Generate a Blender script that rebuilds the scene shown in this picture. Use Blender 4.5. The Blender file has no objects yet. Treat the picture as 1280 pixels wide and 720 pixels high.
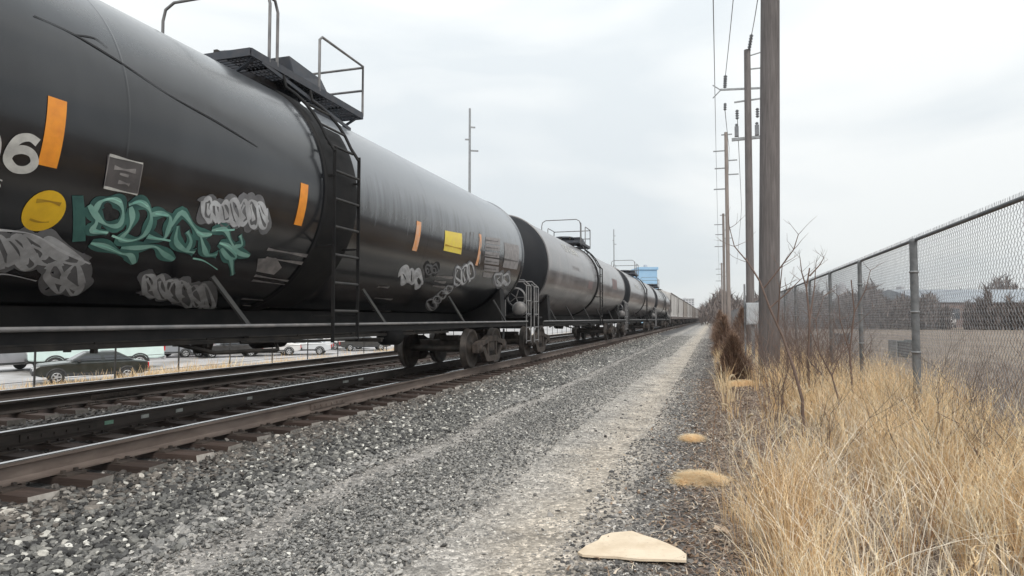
import bpy, bmesh, math, random
import numpy as np
from mathutils import Vector, Matrix
random.seed(7)
rng = np.random.default_rng(7)
R = math.radians
PI = math.pi
S = bpy.context.scene
C = S.collection

# ------------------------------------------------------------------ camera
F_PX, EYE = 820.0, 1.62
PITCH, YAW = math.atan(38/820), math.atan(250/820)
cam_d = bpy.data.cameras.new('camera')
cam_d.sensor_width = 36
cam_d.lens = 36*F_PX/1280
cam_d.clip_start = 0.05
cam_d.clip_end = 6000
cam = bpy.data.objects.new('camera', cam_d)
cam.location = (0, 0, EYE)
cam.rotation_euler = (PI/2+PITCH, 0, YAW)
C.objects.link(cam)
S.camera = cam

# ------------------------------------------------------------------ world: overcast sky
SUN_EL, SUN_AZ = R(48), R(150)      # azimuth measured from +Y clockwise
w = bpy.data.worlds.new('World')
S.world = w
w.use_nodes = True
nt = w.node_tree
nt.nodes.clear()
out = nt.nodes.new('ShaderNodeOutputWorld')
bg = nt.nodes.new('ShaderNodeBackground')
bg.inputs['Strength'].default_value = 0.1
sky = nt.nodes.new('ShaderNodeTexSky')
sky.sky_type = 'NISHITA'
sky.sun_disc = False
sky.sun_elevation = SUN_EL
sky.sun_rotation = SUN_AZ
tc = nt.nodes.new('ShaderNodeTexCoord')
mp = nt.nodes.new('ShaderNodeMapping')
mp.inputs['Scale'].default_value = (1.0, 1.0, 3.4)
mp.inputs['Location'].default_value = (3.1, 0.7, 0.35)
no = nt.nodes.new('ShaderNodeTexNoise')
no.inputs['Scale'].default_value = 2.1
no.inputs['Detail'].default_value = 5
no.inputs['Roughness'].default_value = 0.45
no.inputs['Distortion'].default_value = 0.4
rp = nt.nodes.new('ShaderNodeValToRGB')
rp.color_ramp.elements[0].position = 0.40
rp.color_ramp.elements[0].color = (5.45, 5.8, 5.98, 1)
rp.color_ramp.elements[1].position = 0.58
rp.color_ramp.elements[1].color = (6.65, 6.82, 6.78, 1)
mx = nt.nodes.new('ShaderNodeMix')
mx.data_type = 'RGBA'
mx.inputs['Factor'].default_value = 0.95
nt.links.new(tc.outputs['Generated'], mp.inputs['Vector'])
nt.links.new(mp.outputs['Vector'], no.inputs['Vector'])
nt.links.new(no.outputs['Fac'], rp.inputs['Fac'])
nt.links.new(sky.outputs['Color'], mx.inputs['A'])
# a CIE overcast sky: the cloud deck brightens steadily from the horizon to the zenith
sz = nt.nodes.new('ShaderNodeSeparateXYZ')
nt.links.new(tc.outputs['Generated'], sz.inputs[0])
m1 = nt.nodes.new('ShaderNodeMath'); m1.operation = 'MULTIPLY_ADD'; m1.use_clamp = False
nt.links.new(sz.outputs['Z'], m1.inputs[0]); m1.inputs[1].default_value = 0.65; m1.inputs[2].default_value = 0.97
m2 = nt.nodes.new('ShaderNodeMath'); m2.operation = 'MAXIMUM'; m2.inputs[1].default_value = 0.97
nt.links.new(m1.outputs[0], m2.inputs[0])
vm = nt.nodes.new('ShaderNodeVectorMath'); vm.operation = 'SCALE'
nt.links.new(rp.outputs['Color'], vm.inputs[0]); nt.links.new(m2.outputs[0], vm.inputs['Scale'])
nt.links.new(vm.outputs[0], mx.inputs['B'])
nt.links.new(mx.outputs['Result'], bg.inputs['Color'])
nt.links.new(bg.outputs['Background'], out.inputs['Surface'])

sun_d = bpy.data.lights.new('sun', 'SUN')
sun_d.energy = 1.5
sun_d.angle = R(25)
sun_d.color = (1.0, 0.96, 0.9)
sun = bpy.data.objects.new('sun', sun_d)
sd = Vector((math.sin(SUN_AZ)*math.cos(SUN_EL), math.cos(SUN_AZ)*math.cos(SUN_EL), math.sin(SUN_EL)))
sun.rotation_euler = sd.to_track_quat('Z', 'Y').to_euler()
sun.location = (5, -5, 30)
C.objects.link(sun)

S.view_settings.view_transform = 'Standard'
S.view_settings.look = 'None'
S.view_settings.exposure = 0.42
S.view_settings.gamma = 1
S.cycles.volume_bounces = 0
S.cycles.max_bounces = 6
S.cycles.transparent_max_bounces = 12

# ------------------------------------------------------------------ pixel helpers (photograph coordinates, 1280 x 720)
CW = Matrix.Rotation(YAW, 3, 'Z') @ Matrix.Rotation(PI/2+PITCH, 3, 'X')
def ray(px, py):
    return CW @ Vector(((px-640)/F_PX, (360-py)/F_PX, -1))
def at_depth(px, py, depth):
    """world point seen at a pixel at the given distance along the optical axis"""
    return Vector((0, 0, EYE)) + ray(px, py)*depth
def at_z(px, py, z):
    d = ray(px, py)
    t = (z-EYE)/d.z
    return Vector((0, 0, EYE)) + d*t

# ------------------------------------------------------------------ mesh helpers
class MB:
    def __init__(s):
        s.v = []; s.f = []; s.sm = []
    def add(s, vs, fs, smooth=False):
        n = len(s.v)
        s.v += [tuple(v) for v in vs]
        s.f += [tuple(i+n for i in f) for f in fs]
        s.sm += [smooth]*len(fs)
        return s
    def box(s, c, d, M=None):
        x, y, z = c; a, b, e = d[0]/2, d[1]/2, d[2]/2
        vs = [Vector((x+i*a, y+j*b, z+k*e)) for i in (-1, 1) for j in (-1, 1) for k in (-1, 1)]
        if M is not None: vs = [M @ v for v in vs]
        return s.add(vs, [(0,1,3,2),(4,6,7,5),(0,4,5,1),(2,3,7,6),(0,2,6,4),(1,5,7,3)])
    def bar(s, p, q, w, h=None, up=(0, 0, 1)):
        """a rectangular bar from p to q"""
        p = Vector(p); q = Vector(q); h = h or w
        d = (q-p).normalized(); u = Vector(up)
        if abs(d.dot(u)) > .98: u = Vector((1, 0, 0))
        a = d.cross(u).normalized()*w/2; b = a.cross(d).normalized()*h/2
        vs = [p-a-b, p+a-b, p+a+b, p-a+b, q-a-b, q+a-b, q+a+b, q-a+b]
        return s.add(vs, [(0,1,2,3),(7,6,5,4),(0,4,5,1),(1,5,6,2),(2,6,7,3),(3,7,4,0)])
    def tube(s, pts, r, n=8, caps=True, smooth=True):
        pts = [Vector(p) for p in pts]
        rs = r if isinstance(r, (list, tuple)) else [r]*len(pts)
        ring = []; ref = None
        for i, p in enumerate(pts):
            d = (pts[min(i+1, len(pts)-1)]-pts[max(i-1, 0)])
            if d.length < 1e-9: d = Vector((0, 0, 1))
            d.normalize()
            if ref is None:
                ref = Vector((0, 0, 1)) if abs(d.z) < .9 else Vector((1, 0, 0))
            a = (ref - d*ref.dot(d))
            if a.length < 1e-6: a = d.orthogonal()
            a.normalize(); ref = a; b = d.cross(a)
            ring.append([p + (a*math.cos(2*PI*k/n)+b*math.sin(2*PI*k/n))*rs[i] for k in range(n)])
        vs = [v for rr in ring for v in rr]; fs = []
        for i in range(len(pts)-1):
            for k in range(n):
                k2 = (k+1) % n
                fs.append((i*n+k, i*n+k2, (i+1)*n+k2, (i+1)*n+k))
        s.add(vs, fs, smooth)
        if caps:
            s.add(ring[0][::-1], [tuple(range(n))]); s.add(ring[-1], [tuple(range(n))])
        return s
    def lathe(s, prof, n=32, axis='y', c=(0, 0, 0), smooth=True, a0=0, a1=2*PI):
        """prof: list of (along, radius)"""
        full = abs(a1-a0-2*PI) < 1e-6
        m = n if full else n+1
        vs = []
        for (t, r) in prof:
            for k in range(m):
                a = a0+(a1-a0)*k/n
                u, v = r*math.cos(a), r*math.sin(a)
                p = {'y': (u, t, v), 'x': (t, u, v), 'z': (u, v, t)}[axis]
                vs.append((p[0]+c[0], p[1]+c[1], p[2]+c[2]))
        fs = []
        for i in range(len(prof)-1):
            for k in range(n):
                k2 = (k+1) % m if full else k+1
                fs.append((i*m+k, i*m+k2, (i+1)*m+k2, (i+1)*m+k))
        return s.add(vs, fs, smooth)
    def prism(s, poly, a, b, axis='x'):
        """closed 2-D outline extruded along an axis; poly (u,v) are the other two axes in order"""
        n = len(poly)
        def P(t, u, v):
            return {'x': (t, u, v), 'y': (u, t, v), 'z': (u, v, t)}[axis]
        vs = [P(a, *p) for p in poly]+[P(b, *p) for p in poly]
        fs = [tuple(range(n))[::-1], tuple(range(n, 2*n))]
        fs += [(i, (i+1) % n, (i+1) % n+n, i+n) for i in range(n)]
        return s.add(vs, fs)
    def mesh(s, name, m):
        me = bpy.data.meshes.new(name)
        me.from_pydata(s.v, [], s.f)
        me.polygons.foreach_set('use_smooth', s.sm)
        me.materials.append(m)
        me.update()
        return me
    def fixn(s, me):
        bm = bmesh.new(); bm.from_mesh(me)
        bmesh.ops.recalc_face_normals(bm, faces=bm.faces)
        bm.to_mesh(me); bm.free()
    def build(s, name, m, parent=None, loc=None, bevel=0, kind=None, label=None):
        me = s.mesh(name, m); s.fixn(me)
        o = bpy.data.objects.new(name, me); C.objects.link(o)
        if parent: o.parent = parent
        if loc: o.location = loc
        if bevel:
            b = o.modifiers.new('bevel', 'BEVEL'); b.width = bevel; b.segments = 2; b.limit_method = 'ANGLE'; b.angle_limit = R(40)
        if kind: o['kind'] = kind
        if label: o['label'] = label
        return o

def link_mesh(name, me, parent=None, loc=(0, 0, 0), rot=(0, 0, 0), scale=(1, 1, 1)):
    o = bpy.data.objects.new(name, me); C.objects.link(o)
    if parent: o.parent = parent
    o.location = loc; o.rotation_euler = rot; o.scale = scale
    return o
def tag(o, label=None, cat=None, group=None, kind=None):
    if label: o['label'] = label
    if cat: o['category'] = cat
    if group: o['group'] = group
    if kind: o['kind'] = kind
    return o
def thing(name, label, cat, loc=(0, 0, 0), rz=0, group=None):
    o = bpy.data.objects.new(name, None); C.objects.link(o)
    o.location = loc; o.rotation_euler = (0, 0, rz); o.empty_display_size = .3
    return tag(o, label, cat, group)
def copy_tree(o, parent=None):
    c = o.copy(); C.objects.link(c)
    if parent: c.parent = parent
    for ch in list(o.children): copy_tree(ch, c)
    return c

# ------------------------------------------------------------------ materials
class NT:
    def __init__(s, name):
        s.m = bpy.data.materials.new(name); s.m.use_nodes = True
        s.t = s.m.node_tree; s.b = s.t.nodes['Principled BSDF']; s.o = s.t.nodes['Material Output']
    def n(s, typ, **kw):
        nd = s.t.nodes.new(typ)
        for k, v in kw.items():
            if k in nd.inputs: nd.inputs[k].default_value = v
            else: setattr(nd, k, v)
        return nd
    def l(s, a, b): s.t.links.new(a, b)
    def coord(s, scale=(1, 1, 1), kind='Object'):
        if kind == 'World':
            src = s.n('ShaderNodeNewGeometry').outputs['Position']
        else:
            src = s.n('ShaderNodeTexCoord').outputs[kind]
        m = s.n('ShaderNodeMapping'); m.inputs['Scale'].default_value = scale
        s.l(src, m.inputs['Vector']); return m.outputs['Vector']
    def noise(s, vec, scale, detail=4, rough=.55, dist=0):
        nd = s.n('ShaderNodeTexNoise'); nd.inputs['Scale'].default_value = scale
        nd.inputs['Detail'].default_value = detail; nd.inputs['Roughness'].default_value = rough
        nd.inputs['Distortion'].default_value = dist
        s.l(vec, nd.inputs['Vector']); return nd.outputs['Fac']
    def ramp(s, fac, stops):
        nd = s.n('ShaderNodeValToRGB'); e = nd.color_ramp.elements
        while len(e) < len(stops): e.new(.5)
        for i, (p, c) in enumerate(stops):
            e[i].position = p
            e[i].color = (*c, 1) if isinstance(c, (tuple, list)) else (c, c, c, 1)
        s.l(fac, nd.inputs['Fac']); return nd.outputs['Color']
    def mix(s, f, a, b, mode='MIX'):
        nd = s.n('ShaderNodeMix', data_type='RGBA', blend_type=mode)
        for v, i in ((f, 'Factor'), (a, 'A'), (b, 'B')):
            if isinstance(v, (int, float)): nd.inputs[i].default_value = v if i == 'Factor' else (v, v, v, 1)
            elif isinstance(v, tuple): nd.inputs[i].default_value = (*v, 1)
            else: s.l(v, nd.inputs[i])
        return nd.outputs['Result']
    def math(s, op, a, b=0.0, clamp=False):
        nd = s.n('ShaderNodeMath', operation=op, use_clamp=clamp)
        for v, i in ((a, 0), (b, 1)):
            if isinstance(v, (int, float)): nd.inputs[i].default_value = v
            else: s.l(v, nd.inputs[i])
        return nd.outputs[0]
    def bump(s, h, strength=.3, dist=.01):
        nd = s.n('ShaderNodeBump'); nd.inputs['Strength'].default_value = strength
        nd.inputs['Distance'].default_value = dist
        s.l(h, nd.inputs['Height']); s.l(nd.outputs['Normal'], s.b.inputs['Normal'])
    def col(s, c):
        if isinstance(c, tuple): s.b.inputs['Base Color'].default_value = (*c, 1)
        else: s.l(c, s.b.inputs['Base Color'])
    def rough(s, r):
        if isinstance(r, (int, float)): s.b.inputs['Roughness'].default_value = r
        else: s.l(r, s.b.inputs['Roughness'])

def simple(name, c1, c2=None, rough=.7, metal=0, scale=6, sc=(1, 1, 1), bump=0, bd=.004, detail=5, lo=.35, hi=.65):
    t = NT(name)
    v = t.coord(sc)
    n = t.noise(v, scale, detail)
    t.col(t.ramp(n, [(lo, c1), (hi, c2 or tuple(x*.75 for x in c1))]))
    t.rough(rough); t.b.inputs['Metallic'].default_value = metal
    if bump: t.bump(t.noise(v, scale*5, 4), bump, bd)
    return t.m

def tank_material(name, base, dust_sheen, amount, r0=.22, r1=.5, stain_sheen=None, sheen_film=.4, coat=.7):
    t = NT(name)
    v = t.coord((1, 1.4, .35))
    streak = t.noise(v, 2.2, 6, .6, .3)
    v2 = t.coord((1, 1, 1))
    mott = t.noise(v2, 1.1, 6, .65)
    fine = t.noise(v2, 14, 4)
    f = t.math('MULTIPLY', streak, mott)
    f = t.math('MULTIPLY', t.math('SUBTRACT', f, .14), amount*5, True)
    if stain_sheen:     # pale washed-down dirt and sky reflection painted over one half's shoulder
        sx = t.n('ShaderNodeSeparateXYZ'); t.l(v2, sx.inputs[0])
        a = t.math('MULTIPLY', t.math('ADD', sx.outputs['Y'], stain_sheen[0]), 1.6, True)
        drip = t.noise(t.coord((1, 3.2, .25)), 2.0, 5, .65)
        edge = t.math('ADD', t.math('MULTIPLY', drip, 1.3), stain_sheen[1])
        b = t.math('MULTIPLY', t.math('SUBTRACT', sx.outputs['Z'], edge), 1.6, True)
        st = t.math('MULTIPLY', t.math('MULTIPLY', a, b), stain_sheen[2])
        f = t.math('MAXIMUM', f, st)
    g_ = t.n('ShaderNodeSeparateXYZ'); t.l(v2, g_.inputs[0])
    top = t.math('MULTIPLY', t.math('SUBTRACT', g_.outputs['Z'], t.math('ADD', 2.75, t.math('MULTIPLY', mott, 1.0))), .8, True)  # settled dust plus sky sheen painted into the upper shell
    f = t.math('MAXIMUM', f, t.math('MULTIPLY', top, sheen_film))
    c = t.mix(f, base, dust_sheen)
    t.col(c)
    rr = t.math('ADD', t.math('MULTIPLY', f, r1-r0), r0)
    rr = t.math('ADD', rr, t.math('MULTIPLY', t.math('SUBTRACT', fine, .5), .12))
    t.rough(rr)
    t.b.inputs['Coat Weight'].default_value = coat
    t.b.inputs['Coat Roughness'].default_value = .16
    t.b.inputs['Coat IOR'].default_value = 1.5
    t.b.inputs['Specular IOR Level'].default_value = .3
    t.bump(t.noise(t.coord((1, .5, 1)), 1.3, 3), .15, .03)
    return t.m

M = {}
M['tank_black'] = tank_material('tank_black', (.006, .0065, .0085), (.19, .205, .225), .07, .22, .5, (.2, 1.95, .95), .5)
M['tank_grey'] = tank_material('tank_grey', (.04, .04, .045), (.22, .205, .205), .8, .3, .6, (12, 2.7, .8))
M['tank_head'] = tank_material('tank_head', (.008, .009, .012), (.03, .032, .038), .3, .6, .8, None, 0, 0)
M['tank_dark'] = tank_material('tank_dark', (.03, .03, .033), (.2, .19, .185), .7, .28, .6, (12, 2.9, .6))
M['black_steel'] = simple('black_steel', (.006, .006, .007), (.016, .015, .015), .7, 0, 3, bump=.15)
M['grimy'] = simple('grimy_steel', (.018, .016, .015), (.05, .042, .036), .75, 0, 5, bump=.3)
M['rail_pale'] = simple('worn_handrail', (.11, .11, .115), (.2, .19, .185), .45, 0, 6)
M['black_steel'].node_tree.nodes['Principled BSDF'].inputs['Specular IOR Level'].default_value = .25
M['steel_dull'] = simple('dull_steel', (.03, .03, .032), (.05, .048, .046), .85, 0, 6)
M['rust_cast'] = simple('rusty_cast_steel', (.032, .025, .022), (.085, .066, .055), .8, 0, 7, bump=.4)
M['wheel'] = simple('wheel_steel', (.026, .022, .02), (.085, .07, .06), .6, .2, 5, bump=.2)
M['tread'] = simple('polished_tread', (.5, .5, .5), (.35, .34, .33), .3, 1, 5)
M['grate'] = simple('grating_steel', (.035, .042, .055), (.06, .06, .068), .6, 0, 8)
M['white_paint'] = simple('faded_white_paint', (.62, .61, .57), (.4, .39, .37), .6, 0, 9)
M['grey_paint'] = simple('weathered_grey_lettering', (.3, .28, .27), (.16, .15, .15), .7, 0, 7)
M['pale_panel'] = simple('pale_stencil_panel', (.30, .28, .28), (.2, .19, .19), .6, 0, 9)
M['panel_dark'] = simple('stencil_panel_ground', (.1, .09, .09), (.07, .065, .065), .6, 0, 9)
M['orange'] = simple('orange_reflector', (.9, .33, .03), (.75, .26, .03), .35, 0, 9)
M['orange_pale'] = simple('faded_orange_reflector', (.8, .33, .1), (.75, .45, .3), .4, 0, 12)
M['yellow'] = simple('yellow_sticker', (.9, .55, .02), (.78, .46, .02), .5, 0, 8)
M['yellow_pale'] = simple('yellow_placard', (.85, .68, .08), (.8, .6, .12), .5, 0, 8)
M['teal'] = simple('teal_spray', (.34, .58, .50), (.15, .34, .29), .75, 0, 4, lo=.3, hi=.7)
M['teal_dark'] = simple('thin_teal_spray', (.07, .20, .17), (.03, .09, .085), .7, 0, 3)
M['teal_light'] = simple('bright_teal_spray', (.45, .80, .68), (.25, .55, .47), .7, 0, 6)
M['spray_white'] = simple('white_spray', (.60, .61, .63), (.36, .36, .37), .7, 0, 5)
M['spray_grey'] = simple('thin_grey_spray', (.20, .20, .21), (.12, .12, .125), .7, 0, 4)
M['spray_bright'] = simple('bright_white_spray', (.7, .71, .73), (.45, .45, .47), .6, 0, 5)
M['seam'] = simple('weld_seam', (.012, .012, .013), None, .7)

# hopper
M['hopper'] = simple('pale_hopper_paint', (.62, .60, .58), (.48, .46, .44), .6, 0, 1.6, (1, 1, .3), .1)
M['hopper_b'] = simple('dusty_tan_hopper_paint', (.42, .38, .34), (.30, .26, .23), .6, 0, 1.6, (1, 1, .3), .1)
M['hopper_rib'] = simple('rusty_hopper_rib', (.13, .10, .09), (.08, .065, .06), .7)
M['hopper_low'] = simple('dark_hopper_underframe', (.05, .042, .04), (.08, .06, .055), .8)

def wood_mat(name, a, b, sc, scale=3, bump=.5, bd=.01):
    t = NT(name)
    v = t.coord(sc)
    g = t.noise(v, scale, 8, .65, .6)
    big = t.noise(t.coord((.6, .6, .6)), 1.3, 3)
    oi = t.n('ShaderNodeObjectInfo')
    c = t.ramp(g, [(.3, a), (.55, tuple((x+y)/2 for x, y in zip(a, b))), (.75, b)])
    k = t.math('ADD', t.math('MULTIPLY', oi.outputs['Random'], .6), t.math('MULTIPLY', big, .7))
    c = t.mix(1.0, c, t.ramp(k, [(.1, .55), (.95, 1.25)]), 'MULTIPLY')
    t.col(c); t.rough(.85); t.bump(g, bump, bd)
    return t.m
M['tie'] = wood_mat('creosoted_tie', (.035, .022, .018), (.12, .085, .07), (.5, 5, 5), 3)
M['tie_end'] = wood_mat('lit_cut_tie_end', (.24, .215, .19), (.50, .47, .43), (3, 3, 3), 3)  # cut ends painted paler than the sides, as faces catching the light
M['pole'] = wood_mat('weathered_pole_wood', (.10, .088, .085), (.23, .205, .20), (14, 14, .7), 1.6, .6, .008)
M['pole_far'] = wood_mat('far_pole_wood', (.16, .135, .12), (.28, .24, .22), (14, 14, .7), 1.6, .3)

def rail_side_mat(name, a, b):
    t = NT(name)
    v = t.coord((1, .25, 1)); n = t.noise(v, 9, 6, .6)
    big = t.noise(t.coord((1, .6, 1)), 1.2, 3)
    c = t.ramp(n, [(.3, a), (.7, b)])
    c = t.mix(t.ramp(big, [(.4, 0), (.7, .4)]), c, (.16, .13, .115))
    t.col(c); t.rough(.78); t.bump(n, .25, .003)
    return t.m
M['rail_rust'] = rail_side_mat('rusty_rail_web', (.095, .07, .058), (.21, .165, .14))
M['rail_dark'] = rail_side_mat('grimy_rail_web', (.028, .024, .022), (.08, .064, .055))
M['rail_head'] = simple('polished_rail_head', (.62, .62, .63), (.45, .44, .44), .22, 1, 3, (6, .4, 6))

# glass etc.
def glass_dark(name, c=(.02, .025, .03)):
    t = NT(name); t.col(c); t.rough(.08); t.b.inputs['Specular IOR Level'].default_value = .8
    return t.m
M['car_glass'] = glass_dark('tinted_car_glass')
M['tyre'] = simple('tyre_rubber', (.02, .02, .02), (.035, .033, .03), .85)
M['alloy'] = simple('alloy_rim', (.55, .55, .56), (.4, .4, .4), .35, .6)
M['red_lens'] = simple('red_lens', (.6, .02, .02), (.45, .015, .015), .2)
M['clear_lens'] = simple('clear_lens', (.7, .72, .74), (.6, .6, .6), .15)
M['plastic'] = simple('black_plastic', (.03, .03, .032), (.05, .05, .05), .6)
def paint(name, c):
    t = NT(name); n = t.noise(t.coord(), 3, 3)
    t.col(t.mix(t.ramp(n, [(.4, 0), (.7, .25)]), c, tuple(.6*x+.08 for x in c)))
    t.rough(.3); t.b.inputs['Coat Weight'].default_value = .5; t.b.inputs['Coat Roughness'].default_value = .08
    return t.m

# ------------------------------------------------------------------ terrain
def smooth(a, b, x):
    t = np.clip((x-a)/(b-a), 0, 1); return t*t*(3-2*t)
def vnoise(x, y, s):
    """cheap smooth pseudo noise from sines"""
    return (np.sin(x*s*1.3+1.7*np.sin(y*s*.7+.3))+np.sin(y*s*1.1+2.1*np.sin(x*s*.6+1.1))+np.sin((x+y)*s*1.9+.5))/3
PX = [-400, -6, -4.2, -3.0, -2.45, -1.6, -.8, 0, 3.25, 3.6, 4.1, 4.6, 5.0, 5.5, 7.2, 8.2, 8.9, 11.8, 12.6, 13.6, 15, 18.5, 21, 900]
PZ = [.2, .2, .22, .3, .3, .2, .08, 0, 0, .02, .075, .145, .19, .2, .2, .15, .195, .195, .12, -.02, -.2, -1.35, -1.4, -1.4]
def height(x, y):
    X = -np.asarray(x, float); y = np.asarray(y, float)
    z = np.interp(X, PX, PZ)
    near = np.exp(-np.maximum(y-20, 0)/30.)
    z = z + near*(.012*vnoise(x, y, 1.7)+.006*vnoise(x, y, 6.1))*np.where(X > 21, 0, 1)
    z = z - .02*np.exp(-((X-1.3)/.45)**2) - .018*np.exp(-((X-3.35)/.22)**2) + .015*np.exp(-((X-2.4)/.35)**2)
    return z

def ground_mat():
    t = NT('railway_ground')
    P = t.coord((1, 1, 1), 'World')
    sx = t.n('ShaderNodeSeparateXYZ'); t.l(P, sx.inputs[0])
    n1 = t.noise(P, .9, 5, .6); n2 = t.noise(P, 5, 5, .6); n3 = t.noise(P, 40, 4, .6)
    Xw = t.math('ADD', t.math('MULTIPLY', sx.outputs['X'], -1), t.math('MULTIPLY', t.math('SUBTRACT', n1, .5), 1.1))
    Xw = t.math('ADD', Xw, t.math('MULTIPLY', t.math('SUBTRACT', n2, .5), .5))
    fac = t.math('MULTIPLY', t.math('ADD', Xw, 8), 1/32., True)     # X from -8 .. 24
    def p(X): return (X+8)/32.
    soil = (.19, .135, .105); soil2 = (.15, .115, .095)
    dirt = (.20, .155, .13)
    c = t.ramp(fac, [(p(-6), dirt), (p(-2.8), (.2, .155, .125)), (p(-.6), soil), (p(.25), soil2), (p(.55), (.19, .178, .165)),
                     (p(.8), (.37, .33, .285)), (p(1.2), (.45, .395, .33)), (p(1.7), (.39, .36, .325)), (p(2.4), (.30, .29, .275)), (p(2.9), (.25, .245, .235)), (p(3.2), (.34, .32, .30)),
                     (p(3.5), (.33, .31, .29)), (p(4.0), (.085, .085, .088)), (p(5.1), (.07, .068, .066)), (p(5.8), (.075, .068, .063)),
                     (p(8), (.085, .08, .076)), (p(12.5), (.1, .095, .09)), (p(14.5), (.3, .26, .18)), (p(18), (.36, .31, .22))])
    # stones read by voronoi cells, for the distance and between the real stones
    vo = t.n('ShaderNodeTexVoronoi'); vo.inputs['Scale'].default_value = 26
    t.l(P, vo.inputs['Vector'])
    vf = t.n('ShaderNodeTexVoronoi'); vf.inputs['Scale'].default_value = 75
    t.l(P, vf.inputs['Vector'])
    cell = t.math('ADD', t.math('MULTIPLY', vo.outputs['Color'], .6), t.math('MULTIPLY', vf.outputs['Color'], .4))
    cm = t.ramp(cell, [(.2, .5), (.5, .9), (.68, 1.35), (.8, 2.0)])
    c = t.mix(.85, c, t.mix(1.0, c, cm, 'MULTIPLY'))
    spot = t.ramp(t.noise(P, 1.7, 7, .72), [(.36, .62), (.5, .95), (.64, 1.2)])
    c = t.mix(1.0, c, spot, 'MULTIPLY')
    t.col(c); t.rough(.9)
    h = t.math('ADD', t.math('MULTIPLY', vo.outputs['Distance'], -1.0), t.math('MULTIPLY', n3, .6))
    t.bump(h, .8, .02)
    return t.m
GM = ground_mat()

def yard_mat():
    t = NT('bare_yard_earth')
    P = t.coord((1, 1, 1), 'World')
    a = t.noise(P, .12, 6, .65, .4); b = t.noise(P, 1.6, 6, .7); d = t.noise(P, 30, 4)
    c = t.ramp(a, [(.3, (.15, .11, .085)), (.45, (.20, .155, .12)), (.6, (.25, .20, .155)), (.75, (.26, .215, .14))])
    c = t.mix(1.0, c, t.ramp(b, [(.3, .75), (.7, 1.2)]), 'MULTIPLY')
    c = t.mix(1.0, c, t.ramp(d, [(.3, .8), (.7, 1.15)]), 'MULTIPLY')
    t.col(c); t.rough(.95); t.bump(b, .5, .03)
    return t.m
YM = yard_mat()
def lot_mat():
    t = NT('pale_parking_concrete')
    P = t.coord((1, 1, 1), 'World')
    b = t.noise(P, .35, 5, .6); d = t.noise(P, 12, 4)
    c = t.ramp(b, [(.35, (.22, .205, .19)), (.47, (.36, .345, .34)), (.62, (.50, .49, .50))])
    c = t.mix(1.0, c, t.ramp(d, [(.3, .9), (.7, 1.05)]), 'MULTIPLY')
    t.col(c); t.rough(.6)
    return t.m
LM = lot_mat()
PM = GM

def ygrid():
    ys = list(np.arange(-14, 14, .16)) + list(np.arange(14, 40, .5)) + list(np.arange(40, 140, 3)) + [150, 180, 230, 300, 420, 650, 1100, 2200, 4500]
    return np.array(ys)
YS = ygrid()
def strip(name, x0, x1, nx, mat, label, ys=YS):
    xs = np.linspace(x0, x1, nx) if not isinstance(nx, list) else np.array(nx)
    gx, gy = np.meshgrid(xs, ys)
    gz = height(gx, gy)
    vs = np.stack([gx.ravel(), gy.ravel(), gz.ravel()], 1)
    n, m = len(xs), len(ys)
    i = np.arange((m-1)*(n-1)); r, cc = i//(n-1), i % (n-1)
    a = r*n+cc
    fs = np.stack([a, a+1, a+n+1, a+n], 1)
    me = bpy.data.meshes.new(name); me.from_pydata(vs.tolist(), [], fs.tolist())
    me.polygons.foreach_set('use_smooth', [True]*len(fs)); me.materials.append(mat)
    o = bpy.data.objects.new(name, me); C.objects.link(o)
    return tag(o, label, kind='structure')
strip('verge', -.25, 3.2, 24, GM, 'brown litter covered soil verge between the gravel and the chain link fence')
strip('gravel_path', -3.15, -.25, 26, GM, 'pale grey gravel service path running beside the track')
strip('ballast_bed', -13.4, -3.15, 70, GM, 'grey crushed stone ballast under and beside the two tracks')
strip('embankment', -21, -13.4, 16, GM, 'dry bank sloping down from the tracks to the parking lot')
strip('parking_lot', -1500, -21, [-1500, -600, -300, -160, -100, -70, -50, -40, -30, -21], LM, 'pale wet concrete parking lot beyond the tracks')
strip('yard', 3.2, 1500, [3.2, 3.6, 4.2, 5, 6, 8, 12, 20, 40, 80, 160, 300, 600, 1500], YM, 'bare brown earth yard behind the fence')

# ------------------------------------------------------------------ stones scattered by geometry nodes (one uncountable stuff object per material)
def stone_variants(prefix, m, n=7, flat=.62):
    col = bpy.data.collections.new(prefix+'_variants')
    for i in range(n):
        bm = bmesh.new(); bmesh.ops.create_icosphere(bm, subdivisions=2 if i < 3 else 1, radius=.5)
        r = random.Random(i*31+5)
        planes = [(Vector((r.gauss(0, 1), r.gauss(0, 1), r.gauss(0, 1))).normalized(), r.uniform(.22, .42)) for _ in range(9)]
        for v in bm.verts:
            for (nn, d) in planes:
                k = v.co.dot(nn)
                if k > d: v.co -= nn*(k-d)
            v.co += Vector((r.uniform(-1, 1), r.uniform(-1, 1), r.uniform(-1, 1)))*.02
            v.co.x *= 1.15; v.co.z *= flat*1.25
        me = bpy.data.meshes.new(prefix); bm.to_mesh(me); bm.free(); me.materials.append(m)
        col.objects.link(bpy.data.objects.new(prefix, me))
    return col
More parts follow.
